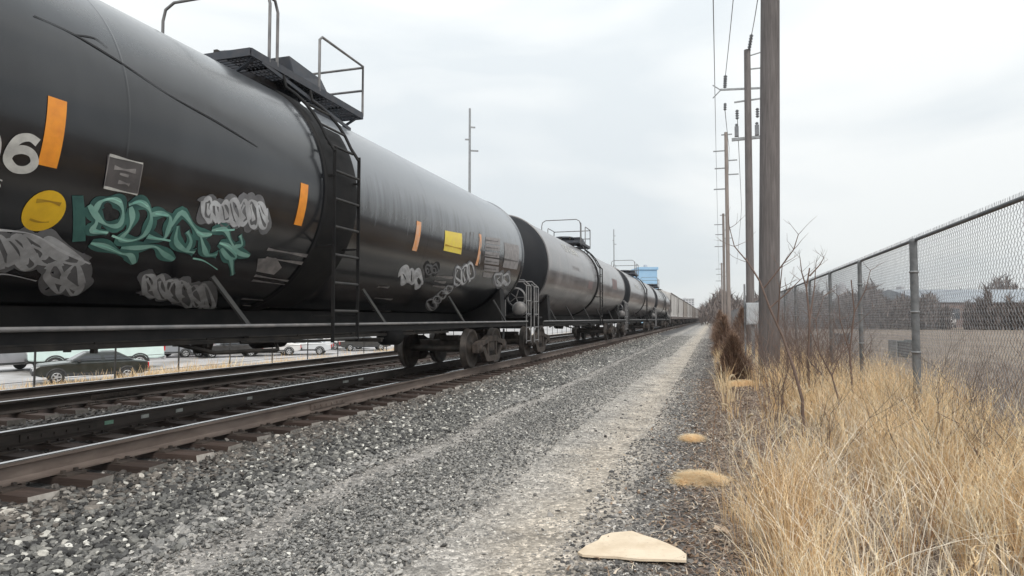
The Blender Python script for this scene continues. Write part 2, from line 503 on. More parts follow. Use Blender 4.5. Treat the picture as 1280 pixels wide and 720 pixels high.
def scatter(name, pts, scales, rots, col, label, tilt=1):
    me = bpy.data.meshes.new(name)
    me.vertices.add(len(pts)); me.vertices.foreach_set('co', np.asarray(pts, 'f').ravel())
    a = me.attributes.new('sc', 'FLOAT_VECTOR', 'POINT'); a.data.foreach_set('vector', np.asarray(scales, 'f').ravel())
    b = me.attributes.new('rt', 'FLOAT_VECTOR', 'POINT'); b.data.foreach_set('vector', np.asarray(rots, 'f').ravel())
    me.update()
    o = bpy.data.objects.new(name, me); C.objects.link(o)
    g = bpy.data.node_groups.new(name, 'GeometryNodeTree')
    g.interface.new_socket('Geometry', in_out='INPUT', socket_type='NodeSocketGeometry')
    g.interface.new_socket('Geometry', in_out='OUTPUT', socket_type='NodeSocketGeometry')
    gi = g.nodes.new('NodeGroupInput'); go = g.nodes.new('NodeGroupOutput')
    ip = g.nodes.new('GeometryNodeInstanceOnPoints')
    ci = g.nodes.new('GeometryNodeCollectionInfo'); ci.inputs['Collection'].default_value = col
    ci.inputs['Separate Children'].default_value = True; ci.inputs['Reset Children'].default_value = True
    na = g.nodes.new('GeometryNodeInputNamedAttribute'); na.data_type = 'FLOAT_VECTOR'; na.inputs['Name'].default_value = 'sc'
    nb = g.nodes.new('GeometryNodeInputNamedAttribute'); nb.data_type = 'FLOAT_VECTOR'; nb.inputs['Name'].default_value = 'rt'
    ip.inputs['Pick Instance'].default_value = True
    g.links.new(gi.outputs[0], ip.inputs['Points']); g.links.new(ci.outputs[0], ip.inputs['Instance'])
    g.links.new(na.outputs[0], ip.inputs['Scale']); g.links.new(nb.outputs[0], ip.inputs['Rotation'])
    g.links.new(ip.outputs[0], go.inputs[0])
    md = o.modifiers.new('scatter', 'NODES'); md.node_group = g
    return tag(o, label, kind='stuff')
def stone_mat(name, stops):
    t = NT(name)
    oi = t.n('ShaderNodeObjectInfo')
    c = t.ramp(oi.outputs['Random'], stops)
    n = t.noise(t.coord((1, 1, 1)), 4, 4)
    c = t.mix(1.0, c, t.ramp(n, [(.3, .8), (.7, 1.2)]), 'MULTIPLY')
    t.col(c); t.rough(.75); return t.m
M['stone'] = stone_mat('crushed_granite', [(0, (.035, .034, .034)), (.25, (.078, .077, .075)), (.5, (.13, .128, .122)), (.75, (.20, .195, .18)), (.90, (.29, .28, .26)), (.95, (.55, .53, .48)), (1, (.80, .78, .72))])
M['stone_mid'] = stone_mat('mid_grey_gravel', [(0, (.10, .099, .097)), (.3, (.19, .187, .18)), (.6, (.26, .252, .24)), (.9, (.34, .325, .305)), (1, (.56, .54, .50))])
M['stone_stained'] = stone_mat('rust_stained_granite', [(0, (.05, .044, .04)), (.4, (.11, .097, .086)), (.8, (.19, .17, .15)), (.95, (.30, .27, .24)), (1, (.62, .58, .52))])
M['stone_rusty'] = stone_mat('rail_dust_granite', [(0, (.04, .036, .034)), (.4, (.075, .066, .06)), (.75, (.12, .105, .095)), (.95, (.22, .2, .18)), (1, (.45, .43, .40))])
M['gravel'] = stone_mat('fine_path_gravel', [(0, (.12, .12, .12)), (.3, (.24, .228, .212)), (.65, (.39, .365, .33)), (.9, (.49, .455, .41)), (1, (.72, .70, .65))])
M['dark_gravel'] = stone_mat('dark_verge_gravel', [(0, (.05, .048, .048)), (.4, (.1, .095, .09)), (.75, (.17, .16, .15)), (.93, (.3, .28, .26)), (1, (.6, .57, .53))])

TIE_P, TIE_W = .53, .23
def tie_y(i): return -3.0 + i*TIE_P
def in_view(x, y, m=.12):
    """inside the view cone, with a margin for views from a step to the side"""
    dp = y*math.cos(YAW)-x*math.sin(YAW); lat = x*math.cos(YAW)+y*math.sin(YAW)
    return (dp > 2.2) & (np.abs(lat) < dp*(640/F_PX+m)+1.0)
def pts_region(n, x0, x1, y0, y1, power=1.0):
    u = rng.random(n); y = y0+(y1-y0)*u**power
    x = x0+(x1-x0)*rng.random(n)
    k = in_view(x, y); return x[k], y[k]
def mk(x, y, smin, smax, sink=.3, zadd=0, p=2.0):
    n = len(x); s = smin+(smax-smin)*rng.random(n)**p*(1+.5*(rng.random(n) > .96))
    z = height(x, y)+s*(.5-sink)*.5+zadd*rng.random(n)
    sc = np.stack([s*rng.uniform(.8, 1.3, n), s*rng.uniform(.7, 1.1, n), s*rng.uniform(.6, 1.1, n)], 1)
    rt = np.stack([rng.uniform(-.6, .6, n), rng.uniform(-.6, .6, n), rng.uniform(0, 6.28, n)], 1)
    return np.stack([x, y, z], 1), sc, rt
def joinp(L): return [np.concatenate([a[i] for a in L]) for i in range(3)]
ballast_v = stone_variants('ballast_stone', M['stone'])
L = []
for (n, x0, x1, y0, y1, a, b) in ((26000, -5.0, -3.55, 1.5, 12, .028, .075), (26000, -5.05, -3.5, 12, 32, .04, .09), (9000, -5.05, -3.5, 32, 60, .05, .1),
                                  (30000, -3.75, -1.9, 1.5, 11, .014, .042), (15000, -3.75, -1.9, 11, 28, .02, .05), (13000, -3.75, -1.7, 28, 62, .03, .06)):
    x, y = pts_region(n, x0, x1, y0, y1, 1.25)
    if x1 > -2.5:      # thinner in the wheel rut and towards the path
        k = rng.random(len(x)) < np.clip(.95-.88*np.exp(-((-x-3.35-.09*np.sin(y*1.3))/.2)**2)-.6*smooth(-2.8, -1.9, x), .02, 1)
        x, y = x[k], y[k]
    L.append(mk(x, y, a, b, .3, .02, 1.6))
P_, S_, R_ = joinp(L)
fine_k = (P_[:, 0] > -3.75+.25*np.sin(P_[:, 1]*.9)) & (rng.random(len(P_)) < .72)
fine_v = stone_variants('shoulder_gravel', M['stone_mid'], 6, .55)
scatter('shoulder_gravel', P_[fine_k], S_[fine_k], R_[fine_k], fine_v, 'finer mid grey gravel between the ballast shoulder and the path')
P_, S_, R_ = P_[~fine_k], S_[~fine_k], R_[~fine_k]
rk = rng.random(len(P_)) < .75*smooth(-4.1, -4.9, P_[:, 0]*1.0) if False else rng.random(len(P_)) < .8*smooth(4.2, 5.0, -P_[:, 0])
rim_v = stone_variants('stained_stone', M['stone_stained'], 6)
scatter('stained_stones', P_[rk], S_[rk], R_[rk], rim_v, 'rust stained ballast stones close to the tie ends')
P_, S_, R_ = P_[~rk], S_[~rk], R_[~rk]
scatter('ballast_stones', P_, S_, R_, ballast_v, 'loose grey crushed stone ballast with scattered white stones on the shoulder')
# between and around the ties of both tracks
rusty_v = stone_variants('track_stone', M['stone_rusty'])
L = []
for (n, x0, x1, y0, y1) in ((16000, -8.9, -4.85, 1.5, 14), (12000, -8.9, -4.85, 14, 40), (9000, -13, -8.9, 3, 14), (11000, -13, -8.9, 14, 40)):
    x, y = pts_region(n, x0, x1, y0, y1, 1.2)
    ph = np.abs(((y+3.0+TIE_P/2) % TIE_P)-TIE_P/2)
    ontie = (ph < TIE_W/2+.015) & ((np.abs(x+6.25) < 1.32) | (np.abs(x+10.3) < 1.32))
    onrail = (np.abs(np.abs(x+6.25)-.75) < .09) | (np.abs(np.abs(x+10.3)-.75) < .09)
    k = ~(ontie & (rng.random(len(x)) > .0)) & ~onrail
    L.append(mk(x[k], y[k], .03, .075, .35, .01))
P_, S_, R_ = joinp(L)
scatter('track_stones', P_, S_, R_, rusty_v, 'brown dusted ballast stones lying between the wooden ties')
gravel_v = stone_variants('path_gravel', M['gravel'], 5, .5)
L = []
for (n, x0, x1, y0, y1, a, b) in ((70000, -3.8, -.35, 1.5, 9, .008, .026), (40000, -3.6, -.3, 9, 20, .014, .03), (14000, -3.6, -.3, 20, 40, .02, .04), (9000, -3.6, -.3, 40, 70, .03, .06)):
    x, y = pts_region(n, x0, x1, y0, y1, 1.3)
    patch = vnoise(x*1.0+3, y*.7, 1.9)
    k = rng.random(len(x)) < np.clip(.95-.75*np.exp(-((-x-1.2-.3*patch)/.5)**2)-.35*np.exp(-((-x-3.35)/.2)**2), .06, 1)
    L.append(mk(x[k], y[k], a, b, .45, 0, 2))
P_, S_, R_ = joinp(L)
scatter('path_gravel_stones', P_, S_, R_, gravel_v, 'fine pale gravel strewn over the service path')
dark_v = stone_variants('verge_stone', M['dark_gravel'], 5, .55)
L = []
for (n, x0, x1, y0, y1, a, b) in ((22000, -1.05, .55, 1.8, 9, .012, .045), (13000, -.9, .6, 9, 24, .02, .05), (9000, -.9, .6, 24, 55, .03, .06)):
    x, y = pts_region(n, x0, x1, y0, y1, 1.2)
    k = rng.random(len(x)) < np.clip(.35+.75*np.exp(-((x+.3-.12*vnoise(x, y, 2.3))/.33)**2), 0, 1)
    L.append(mk(x[k], y[k], a, b, .35, 0, 2))
x, y = pts_region(260, -3.4, -.2, 1.8, 14); L.append(mk(x, y, .03, .07, .3))
P_, S_, R_ = joinp(L)
scatter('verge_stones', P_, S_, R_, dark_v, 'dark small stones along the edge of the verge')

# ------------------------------------------------------------------ the two tracks
RT = .455           # rail top
def rail_profile(dx):
    pts = [(-.075, 0), (.075, 0), (.075, .012), (.03, .026), (.010, .04), (.010, .135), (.035, .145), (.035, .172), (-.035, .172), (-.035, .145), (-.010, .135), (-.010, .04), (-.03, .026), (-.075, .012)]
    return [(dx+x, RT-.18+z) for x, z in pts]
def make_track(cx, label, web, y1=420):
    t = thing('railway_track', label, 'railway track', (0, 0, 0), 0, 'parallel railway tracks')
    for s in (1, -1):
        web_m = web[0] if s == 1 else web[1]
        r = MB().prism(rail_profile(cx+s*.7525), -14, y1, 'y').build('rail', web_m, t)
        # polished running surface
        x = cx+s*.7525
        hd = [(x-.034, RT-.008), (x+.034, RT-.008), (x+.034, RT-.003), (x+.028, RT), (x-.028, RT), (x-.034, RT-.003)]
        MB().prism(hd, -13.99, y1-.01, 'y').build('rail_head', M['rail_head'], r)
        jb = MB()
        for j in range(6):
            yy = 5.6+j*11.9+(3 if s > 0 else 0)
            for sx in (-1, 1):
                jb.box((x+sx*.022, yy, RT-.1), (.022, .9, .08))
                for b in range(6): jb.box((x+sx*.042, yy-.36+b*.144, RT-.1), (.02, .032, .032))
        jb.build('joint_bar', web_m, r, kind='stuff')
    tm = MB(); a, b, z = 1.3, TIE_W/2, .18
    tm.box((0, 0, -z/2), (2*a, 2*b, z))
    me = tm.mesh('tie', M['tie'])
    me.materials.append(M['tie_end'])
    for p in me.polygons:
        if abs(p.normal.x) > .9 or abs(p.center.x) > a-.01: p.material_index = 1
    plate = MB()
    for s in (0,):
        x0 = 0
        plate.box((x0, 0, .008), (.36, .19, .016))
        for sx in (-1, 1):
            for sy in (-1, 1):
                plate.box((x0+sx*.095, sy*.06, .03), (.03, .03, .03))
        plate.box((x0, TIE_W/2+.03, -.005), (.17, .03, .05))       # rail anchor
    pme = plate.mesh('tie_plate', M['rust_cast'])
    variants = []
    for k in range(5):
        m2 = me.copy(); rr = random.Random(k+int(abs(cx)*10))
        for v in m2.vertices:
            v.co.x += rr.uniform(-.03, .03); v.co.y += rr.uniform(-.012, .012); v.co.z += rr.uniform(-.008, .004)
        variants.append(m2)
    for i in range(-6, 190):
        y = tie_y(i); rr = random.Random(i*7+int(cx*10))
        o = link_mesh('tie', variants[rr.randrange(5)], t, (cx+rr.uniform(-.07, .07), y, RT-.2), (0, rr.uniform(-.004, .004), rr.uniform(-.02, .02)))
        if i < 90:
            for s in (-1, 1): link_mesh('tie_plate', pme, o, (cx-o.location.x+s*.7525, 0, 0))
    far = MB()
    for i in range(190, 560): far.box((cx, tie_y(i), RT-.29), (2.6, TIE_W, .18))
    far.build('far_ties', M['tie'], t, kind='stuff')
    return t
near_track = make_track(-6.25, 'near railway track of rusty rails on dark wooden ties, carrying the train', (M['rail_rust'], M['rail_dark']))
far_track = make_track(-10.3, 'empty far railway track behind the train, its rail heads shining', (M['rail_dark'], M['rail_dark']))
# chalk and paint marks on the inner web of the far rail of the near track
M['mark_green'] = simple('pale_green_mark', (.35, .6, .45), (.2, .38, .28), .7, 0, 12)
M['mark_white'] = simple('pale_white_mark', (.6, .62, .58), (.35, .36, .34), .7, 0, 12)
for (px, py, m) in ((136, 531, 'mark_green'), (181, 524, 'mark_white'), (224, 516, 'mark_white'), (312, 501, 'mark_white'), (432, 481, 'mark_white'), (451, 478, 'mark_white')):
    d = ray(px, py); tt = (-6.25-.7525+.0105)/d.x; y = d.y*tt
    b = MB().box((-6.25-.7525+.0125, y, RT-.09), (.004, .12 if px < 400 else .2, .045))
    b.build('paint_mark', M[m], near_track)

# ------------------------------------------------------------------ tank cars
TR = 1.55; TC = 2.815           # tank radius, centre above rail top
CX = -6.25
HL = 9.0                        # half length of the cylinder
def surf(y, a, off=.004):
    """point on the near side of the tank, car coordinates: a is the angle above horizontal"""
    return ((TR+off)*math.cos(a), y, TC+(TR+off)*math.sin(a))
def pix_tank(px, py, yc):
    o = Vector((0, 0, EYE)); d = ray(px, py)
    ox, oz = o.x-CX, o.z-(RT+TC)
    A = d.x*d.x+d.z*d.z; B = 2*(ox*d.x+oz*d.z); Cc = ox*ox+oz*oz-TR*TR
    D = max(B*B-4*A*Cc, 0)
    t = (-B-math.sqrt(D))/(2*A)
    p = o+d*t
    return p.y-yc, math.atan2(p.z-(RT+TC), p.x-CX)
def stroke(mb, pts, wid, off=.004, closed=False, var=.4):
    """ribbon along (y, a) points on the tank"""
    q = [(p[0], p[1]*TR) for p in pts]
    # Catmull-Rom
    if closed: q = [q[-1]]+q+[q[0], q[1]]
    else: q = [q[0]]+q+[q[-1]]
    out = []
    for i in range(1, len(q)-2):
        for k in range(5):
            t = k/5
            out.append(tuple(.5*((2*q[i][j])+(-q[i-1][j]+q[i+1][j])*t+(2*q[i-1][j]-5*q[i][j]+4*q[i+1][j]-q[i+2][j])*t*t+(-q[i-1][j]+3*q[i][j]-3*q[i+1][j]+q[i+2][j])*t**3) for j in (0, 1)))
    out.append(q[-2])
    vs = []
    for i, p in enumerate(out):
        a = out[max(i-1, 0)]; b = out[min(i+1, len(out)-1)]
        dx, dy = b[0]-a[0], b[1]-a[1]; L_ = math.hypot(dx, dy) or 1
        ww = wid*(.85+var*math.sin(i*.55+wid*99+len(q)))/2
        nx, ny = -dy/L_*ww, dx/L_*ww
        vs.append(surf(p[0]+nx, (p[1]+ny)/TR, off)); vs.append(surf(p[0]-nx, (p[1]-ny)/TR, off))
    mb.add(vs, [(2*i, 2*i+1, 2*i+3, 2*i+2) for i in range(len(out)-1)])
def patch(mb, y0, y1, a0, a1, off=.004, skew=0):
    """rectangular panel that follows the tank; a in radians"""
    n = max(2, int(abs(a1-a0)/.04)+1); vs = []
    for i in range(n+1):
        a = a0+(a1-a0)*i/n
        vs += [surf(y0+skew*i/n, a, off), surf(y1+skew*i/n, a, off)]
    mb.add(vs, [(2*i, 2*i+1, 2*i+3, 2*i+2) for i in range(n)])
def pix_poly(mb, pts, yc, off=.004):
    q = [pix_tank(x, y, yc) for x, y in pts]
    c = (sum(p[0] for p in q)/len(q), sum(p[1] for p in q)/len(q))
    vs = [surf(*c, off)]
    m = []
    for i in range(len(q)):
        a, b = q[i], q[(i+1) % len(q)]
        for k in range(4): m.append((a[0]+(b[0]-a[0])*k/4, a[1]+(b[1]-a[1])*k/4))
    for rr in (.5, 1): vs += [surf(c[0]+(p[0]-c[0])*rr, c[1]+(p[1]-c[1])*rr, off) for p in m]
    n = len(m)
    mb.add(vs, [(0, 1+i, 1+(i+1) % n) for i in range(n)]+[(1+i, 1+n+i, 1+n+(i+1) % n, 1+(i+1) % n) for i in range(n)])
def text_on_tank(body, y0, s0, hgt, off=.006, wide=1.0, bold=.0):
    """lettering that follows the tank; reads along -y to +y as seen from the near side"""
    cu = bpy.data.curves.new('t', 'FONT'); cu.body = body; cu.size = 1; cu.offset = bold
    ob = bpy.data.objects.new('t', cu); C.objects.link(ob)
    dg = bpy.context.evaluated_depsgraph_get()
    me = bpy.data.meshes.new_from_object(ob.evaluated_get(dg))
    bm = bmesh.new(); bm.from_mesh(me)
    for k in range(-3, 12):
        z = k*.09
        bmesh.ops.bisect_plane(bm, geom=bm.verts[:]+bm.edges[:]+bm.faces[:], plane_co=(0, z, 0), plane_no=(0, 1, 0))
    mb = MB()
    vs = [surf(y0+v.co.x*hgt*wide/.7, s0/TR+v.co.y*hgt/.7/TR, off) for v in bm.verts]
    bm.verts.index_update()
    mb.add(vs, [tuple(v.index for v in f.verts) for f in bm.faces])
    bm.free(); bpy.data.objects.remove(ob); bpy.data.curves.remove(cu); bpy.data.meshes.remove(me)
    return mb

def make_wheel_mesh():
    b = MB(); r = .457
    prof = [(-.07, .0), (-.085, .09), (-.06, .12), (-.02, .2), (-.03, .33), (-.055, .385), (-.07, .40), (-.07, r-.004), (-.06, r), (.045, r+.006), (.055, r+.026), (.07, r+.024), (.075, r-.02), (.07, .39), (.03, .34), (.02, .2), (.06, .12), (.07, 0)]
    b.lathe(prof, 40, 'x')
    return b.mesh('wheel', M['wheel'])
def side_frame_mesh():
    b = MB()
    top = [(-1.12, .36), (-1.12, .56), (-.98, .62), (-.55, .66), (-.3, .74), (.3, .74), (.55, .66), (.98, .62), (1.12, .56), (1.12, .36), (1.02, .36), (1.0, .47), (.78, .47), (.72, .52), (.42, .56), (.3, .6), (-.3, .6), (-.42, .56), (-.72, .52), (-.78, .47), (-1.0, .47), (-1.02, .36)]
    b.prism(top, -.07, .07, 'x')
    bot = [(-.78, .47), (-.6, .5), (-.34, .26), (.34, .26), (.6, .5), (.78, .47), (.45, .14), (.3, .12), (-.3, .12), (-.45, .14)]
    b.prism(bot, -.068, .068, 'x')
    b.box((0, -.3, .43), (.12, .1, .36)); b.box((0, .3, .43), (.12, .1, .36))
    return b
def build_truck(root, y0):
    bo = MB().box((0, 0, .5), (2.1, .36, .26))
    bo.box((0, 0, .68), (.5, .5, .12))
    tr = bo.build('truck', M['rust_cast'], root, (0, y0, 0), .02)
    sf = side_frame_mesh()
    for s in (1, -1):
        f = sf.build('side_frame', M['rust_cast'], tr, (s*1.0, 0, 0), .012)
        sp = MB()
        for yy in (-.17, 0, .17):
            for k in range(7):
                sp.lathe([(-.008, .05), (0, .066), (.008, .05)], 12, 'z', (s*1.0, yy, .27+k*.032))
            sp.lathe([(.25, .0), (.25, .035), (.5, .035), (.5, 0)], 8, 'z', (s*1.0, yy, 0))
        sp.build('spring_nest', M['grimy'], tr)
        for yy in (-.89, .89):
            MB().lathe([(-.16, .11), (.0, .12), (.02, .115), (.03, .09), (.06, .085), (.065, .0)], 20, 'x', (0, 0, 0)).build('bearing_cap', M['rust_cast'], tr, (s*1.0+s*.03, yy, .457)).rotation_euler = (0, 0, 0 if s > 0 else PI)
    for yy in (-.89, .89):
        MB().tube([(-1.05, 0, 0), (1.05, 0, 0)], .075, 14).build('axle', M['wheel'], tr, (0, yy, .457))
        for s in (1, -1):
            o = link_mesh('wheel', WHEEL, tr, (s*.7825, yy, .457), (random.random()*3, 0, 0 if s < 0 else PI))
    bb = MB().bar((-.8, -.4, .42), (.8, -.4, .42), .1, .14).bar((-.8, .4, .42), (.8, .4, .42), .1, .14)
    for yy in (-.43, .43):
        for s in (-1, 1): bb.box((s*.76, yy, .42), (.09, .05, .3))
    bb.build('brake_beam', M['grimy'], tr)
    return tr
WHEEL = make_wheel_mesh()

def make_tank_car(label, mat_tank, yc, detail=True):
    t = thing('tank_car', label, 'tank car', (CX, yc, RT), 0, 'tank cars coupled in the moving train')
    prof = [(-HL, TR), (-HL+.05, TR)]+[(-HL+.05+(2*HL-.1)*k/8, TR) for k in range(1, 8)]+[(HL-.05, TR), (HL, TR)]
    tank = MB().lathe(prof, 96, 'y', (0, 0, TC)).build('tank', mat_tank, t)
    for e in (-1, 1):
        hp = [(e*(HL+.62*math.cos(k*PI/2/12))+e*.004, (TR-.004)*math.sin(k*PI/2/12)) for k in range(0, 13)]
        MB().lathe(hp, 64, 'y', (0, 0, TC)).build('tank_head', M['tank_head'], tank)
    # jacket rims and straps
    for yy in (-HL, HL):
        MB().lathe([(yy-.03, TR-.02), (yy-.03, TR+.022), (yy+.03, TR+.022), (yy+.03, TR-.02)], 96, 'y', (0, 0, TC)).build('jacket_rim', mat_tank, tank)
    MB().lathe([(-.16, TR-.02), (-.16, TR+.028), (.16, TR+.028), (.16, TR-.02)], 96, 'y', (0, 0, TC)).build('centre_band', M['black_steel'], tank)
    sm = MB()
    for yy in (-6.1, -3.1, 3.1, 6.1):
        sm.lathe([(yy-.02, TR-.002), (yy-.008, TR+.0025), (yy+.008, TR+.0025), (yy+.02, TR-.002)], 96, 'y', (0, 0, TC))
    sm.build('ring_seam', mat_tank, tank, kind='stuff')
    # underframe
    cs = MB().box((0, 0, 1.08), (.62, 2*HL+2.0, .4))
    cs.box((0, 0, .89), (.85, 2*HL+1.6, .03))
    cs.build('centre_sill', M['black_steel'], t, bevel=.01)
    for s in (1, -1):
        sl = MB().bar((s*1.46, -HL-.55, 1.02), (s*1.46, HL+.55, 1.02), .09, .09)
        sl.build('side_sill', M['black_steel'], t)
        MB().tube([(s*1.53, -HL-.5, 1.085), (s*1.53, HL+.5, 1.085)], .02, 8).build('side_handrail', M['rail_pale'], t)
        for yy in (-7.7, -4.9, -1.55, 1.55, 4.9, 7.7):
            MB().bar((s*1.24, yy-.2, 1.6), (s*1.46, yy+.14, 1.06), .05, .03, (1, 0, 0)).build('brace', M['steel_dull'], t)
            MB().bar((s*.3, yy+.14, 1.0), (s*1.41, yy+.14, 1.0), .08, .1).build('cross_bearer', M['black_steel'], t)
    # saddles and bolsters
    for yy in (-8.0, 8.0):
        sd_ = MB()
        arc = [((TR+.03)*math.sin(a), TC-(TR+.03)*math.cos(a)) for a in np.linspace(-.95, .95, 15)]
        outl = arc+[(1.35, 1.0), (.4, .84), (-.4, .84), (-1.35, 1.0)]
        sd_.prism(outl, yy-.16, yy+.16, 'y')
        sd_.build('saddle', M['black_steel'], t)
    # under-tank fittings: valve, reservoir, brake cylinder, pipes
    MB().lathe([(.72, 0), (.72, .1), (.86, .14), (.9, .22), (1.2, .22)], 20, 'z', (0, -.5, 0)).build('bottom_outlet', M['grimy'], t)
    MB().lathe([(-.4, 0), (-.38, .1), (-.32, .15), (.32, .15), (.38, .1), (.4, 0)], 20, 'y', (-.6, 1.6, .84)).build('air_reservoir', M['black_steel'], t)
    bc = MB().lathe([(-.3, 0), (-.3, .15), (.2, .17), (.25, .06), (.7, .04), (.7, 0)], 18, 'y', (.4, 3.9, .82))
    bc.build('brake_cylinder', M['black_steel'], t)
    pp = MB().tube([(.42, -HL, .93), (.42, -5, .92), (.42, 5, .92), (.42, HL, .93)], .022, 6)
    pp.tube([(.5, -.4, .86), (.55, .6, .84), (.5, 3.4, .8)], .018, 6)
    pp.build('brake_pipe', M['grimy'], t)
    rg = MB().bar((.45, -6.6, .9), (.45, 6.6, .86), .03, .05).bar((.2, 2.6, .8), (.9, 2.6, .8), .04, .06)
    for yy in (-6, -4.2, -2.4, -.9, .9, 2.4, 4.8, 6.2):
        rg.box((.42, yy, .88), (.06, .04, .12)); rg.box((-.42, yy+.4, .87), (.06, .05, .14))
    rg.tube([(.3, -1.2, .86), (.62, -1.0, .76), (.62, .2, .74), (.35, .5, .86)], .025, 6)
    rg.build('brake_rigging', M['grimy'], t)
    # near ladder (both sides)
    for s in (1, -1):
        lad = MB()
        ys = (-.1, .5); x = TR+.1
        for yy in ys:
            lad.bar((s*x, yy, .86), (s*x, yy, TC+.55), .045, .014, (0, 1, 0))
            lad.tube([(s*x, yy, TC+.5)]+[(s*(x+.02)*math.cos(a)*1.0, yy, TC+(x+.02)*math.sin(a)) for a in np.linspace(.42, 1.0, 6)]+[(s*.86, yy, TC+TR+.02)], .022, 6)
            for zz in (1.2, 2.1, 3.0): lad.bar((s*(TR-.2), yy, zz), (s*x, yy, zz), .04, .02)
        lad_o = lad.build('ladder', M['black_steel'], t)
        for k in range(8):
            zz = .9+k*.36
            xx = x if zz < TC+.55 else x-.1
            MB().tube([(s*xx, ys[0], zz), (s*xx, ys[1], zz)], .019, 6).build('rung', M['steel_dull'], lad_o)
        for aa in (.55, .78):
            MB().tube([(s*(x+.02)*math.cos(aa), ys[0], TC+(x+.02)*math.sin(aa)), (s*(x+.02)*math.cos(aa), ys[1], TC+(x+.02)*math.sin(aa))], .018, 6).build('rung', M['steel_dull'], lad_o)
    # top platform, housing, handrails
    pz = TC+TR+.08; y0, y1 = -.75, 1.95; xw = .86
    pf = MB()
    for s in (1, -1):
        for yy in np.linspace(y0, y1, 28): pf.bar((s*.42, yy, pz), (s*xw, yy, pz), .016, .03)
        for xx in np.linspace(.42, xw, 8): pf.bar((s*xx, y0, pz+.004), (s*xx, y1, pz+.004), .012, .03)
    for (xa, xb, ya, yb) in ((-xw, xw, y0, y0+.5), (-xw, xw, y1-.5, y1)):
        for yy in np.linspace(ya, yb, 8): pf.bar((xa, yy, pz), (xb, yy, pz), .016, .03)
    gr = pf.build('grating', M['grate'], t, kind='stuff')
    fr = MB()
    for s in (1, -1): fr.bar((s*xw, y0, pz), (s*xw, y1, pz), .03, .1)
    fr.bar((-xw, y0, pz), (xw, y0, pz), .03, .1); fr.bar((-xw, y1, pz), (xw, y1, pz), .03, .1)
    for s in (1, -1):
        for yy in (y0+.1, .6, y1-.1): fr.bar((s*xw, yy, pz-.03), (s*.55, yy, TC+TR*.93), .05, .02)
        fr.bar((s*(xw+.005), y0+.2, pz-.05), (s*.82, y1-.3, pz-.3), .02, .05)
    fr.build('platform_frame', M['grate'], t)
    hs = MB().lathe([(TC+TR-.1, .46), (TC+TR+.3, .46), (TC+TR+.3, .5), (TC+TR+.34, .5), (TC+TR+.38, .44), (TC+TR+.4, 0)], 28, 'z', (0, .15, 0))
    hso = hs.build('manway_housing', M['grate'], t)
    bx = MB(); zt = pz+.29
    bx.add([(.05, .15, pz), (.86, .15, pz), (.86, 1.0, pz), (.05, 1.0, pz), (.1, .1, zt), (.8, .1, zt), (.74, .95, zt-.02), (.1, .95, zt)], [(0, 1, 2, 3), (4, 5, 6, 7), (0, 4, 5, 1), (1, 5, 6, 2), (2, 6, 7, 3), (3, 7, 4, 0)])
    bx.build('fittings_box', M['grate'], t, bevel=.01)
    MB().lathe([(TC+TR-.1, .2), (TC+TR+.22, .2), (TC+TR+.25, .17), (TC+TR+.26, 0)], 18, 'z', (0, 1.15, 0)).build('valve_housing', M['grate'], t)
    hb = MB()
    for a in range(8): hb.box((.5*math.cos(a*PI/4), .15+.5*math.sin(a*PI/4), TC+TR+.3), (.06, .06, .12))
    hb.build('housing_bolt', M['grimy'], hso, kind='stuff')
    # crash box / sloping sheet beside the housing as on the near car
    hz = pz+.82; r_ = .02
    def hand(pts): return MB().tube(pts, r_, 8)
    a0_, a1_ = y0+.35, y1
    # end hoop with rounded corners across the car at the near end
    hand([(xw, a0_, pz), (xw, a0_, hz-.05), (xw-.04, a0_, hz+.1), (xw-.18, a0_, hz+.18), (-xw+.18, a0_, hz+.18), (-xw+.04, a0_, hz+.1), (-xw, a0_, hz-.05), (-xw, a0_, pz)]).build('handrail', M['rail_pale'], t)
    hand([(xw, a0_+.16, pz), (xw, a0_+.16, hz-.1), (xw, a0_+.1, hz+.03), (xw, a0_, hz+.03)]).build('handrail', M['rail_pale'], t)
    for s in (1, -1):
        ys_ = .72
        hand([(s*xw, ys_, pz), (s*xw, ys_, hz-.06), (s*xw, ys_+.06, hz), (s*xw, a1_, hz), (s*xw, a1_, pz)]).build('handrail', M['rail_pale'], t)
    hand([(xw, a1_, hz-.02), (-xw, a1_, hz-.02)]).build('handrail', M['rail_pale'], t)
    hand([(xw, a1_, pz+.42), (-xw, a1_, pz+.42)]).build('handrail', M['rail_pale'], t)
    # trucks
    build_truck(t, -8.0); build_truck(t, 8.0)
    # ends
    for e in (1, -1):
        yy = e*(HL+1.0)
        ep = MB().box((0, yy-e*.25, 1.2), (2.9, .7, .05)).box((0, yy, 1.1), (3.0, .12, .22))
        epo = ep.build('end_platform', M['black_steel'], t)
        hr = MB().tube([(1.42, yy, 1.1), (1.42, yy, 2.1), (1.3, yy, 2.22), (-1.3, yy, 2.22), (-1.42, yy, 2.1), (-1.42, yy, 1.1)], .02, 8)
        for s in (1, -1): hr.tube([(s*.5, yy, 1.2), (s*.5, yy, 2.22)], .016, 6)
        hr.build('end_handrail', M['rail_pale'], t)
        for s in (1, -1):
            lb = MB()
            for ya in (yy-.5, yy-.05): lb.tube([(s*1.5, ya, .5), (s*1.5, ya, 2.05), (s*1.42, ya, 2.12)], .018, 6)
            lb.tube([(s*1.5, yy-.5, 2.05), (s*1.5, yy-.05, 2.05)], .018, 6)
            l2 = lb.build('end_ladder', M['rail_pale'], t)
            for k in range(4):
                MB().tube([(s*1.5, yy-.5, .56+k*.36), (s*1.5, yy-.05, .56+k*.36)], .016, 6).build('rung', M['rail_pale'], l2)
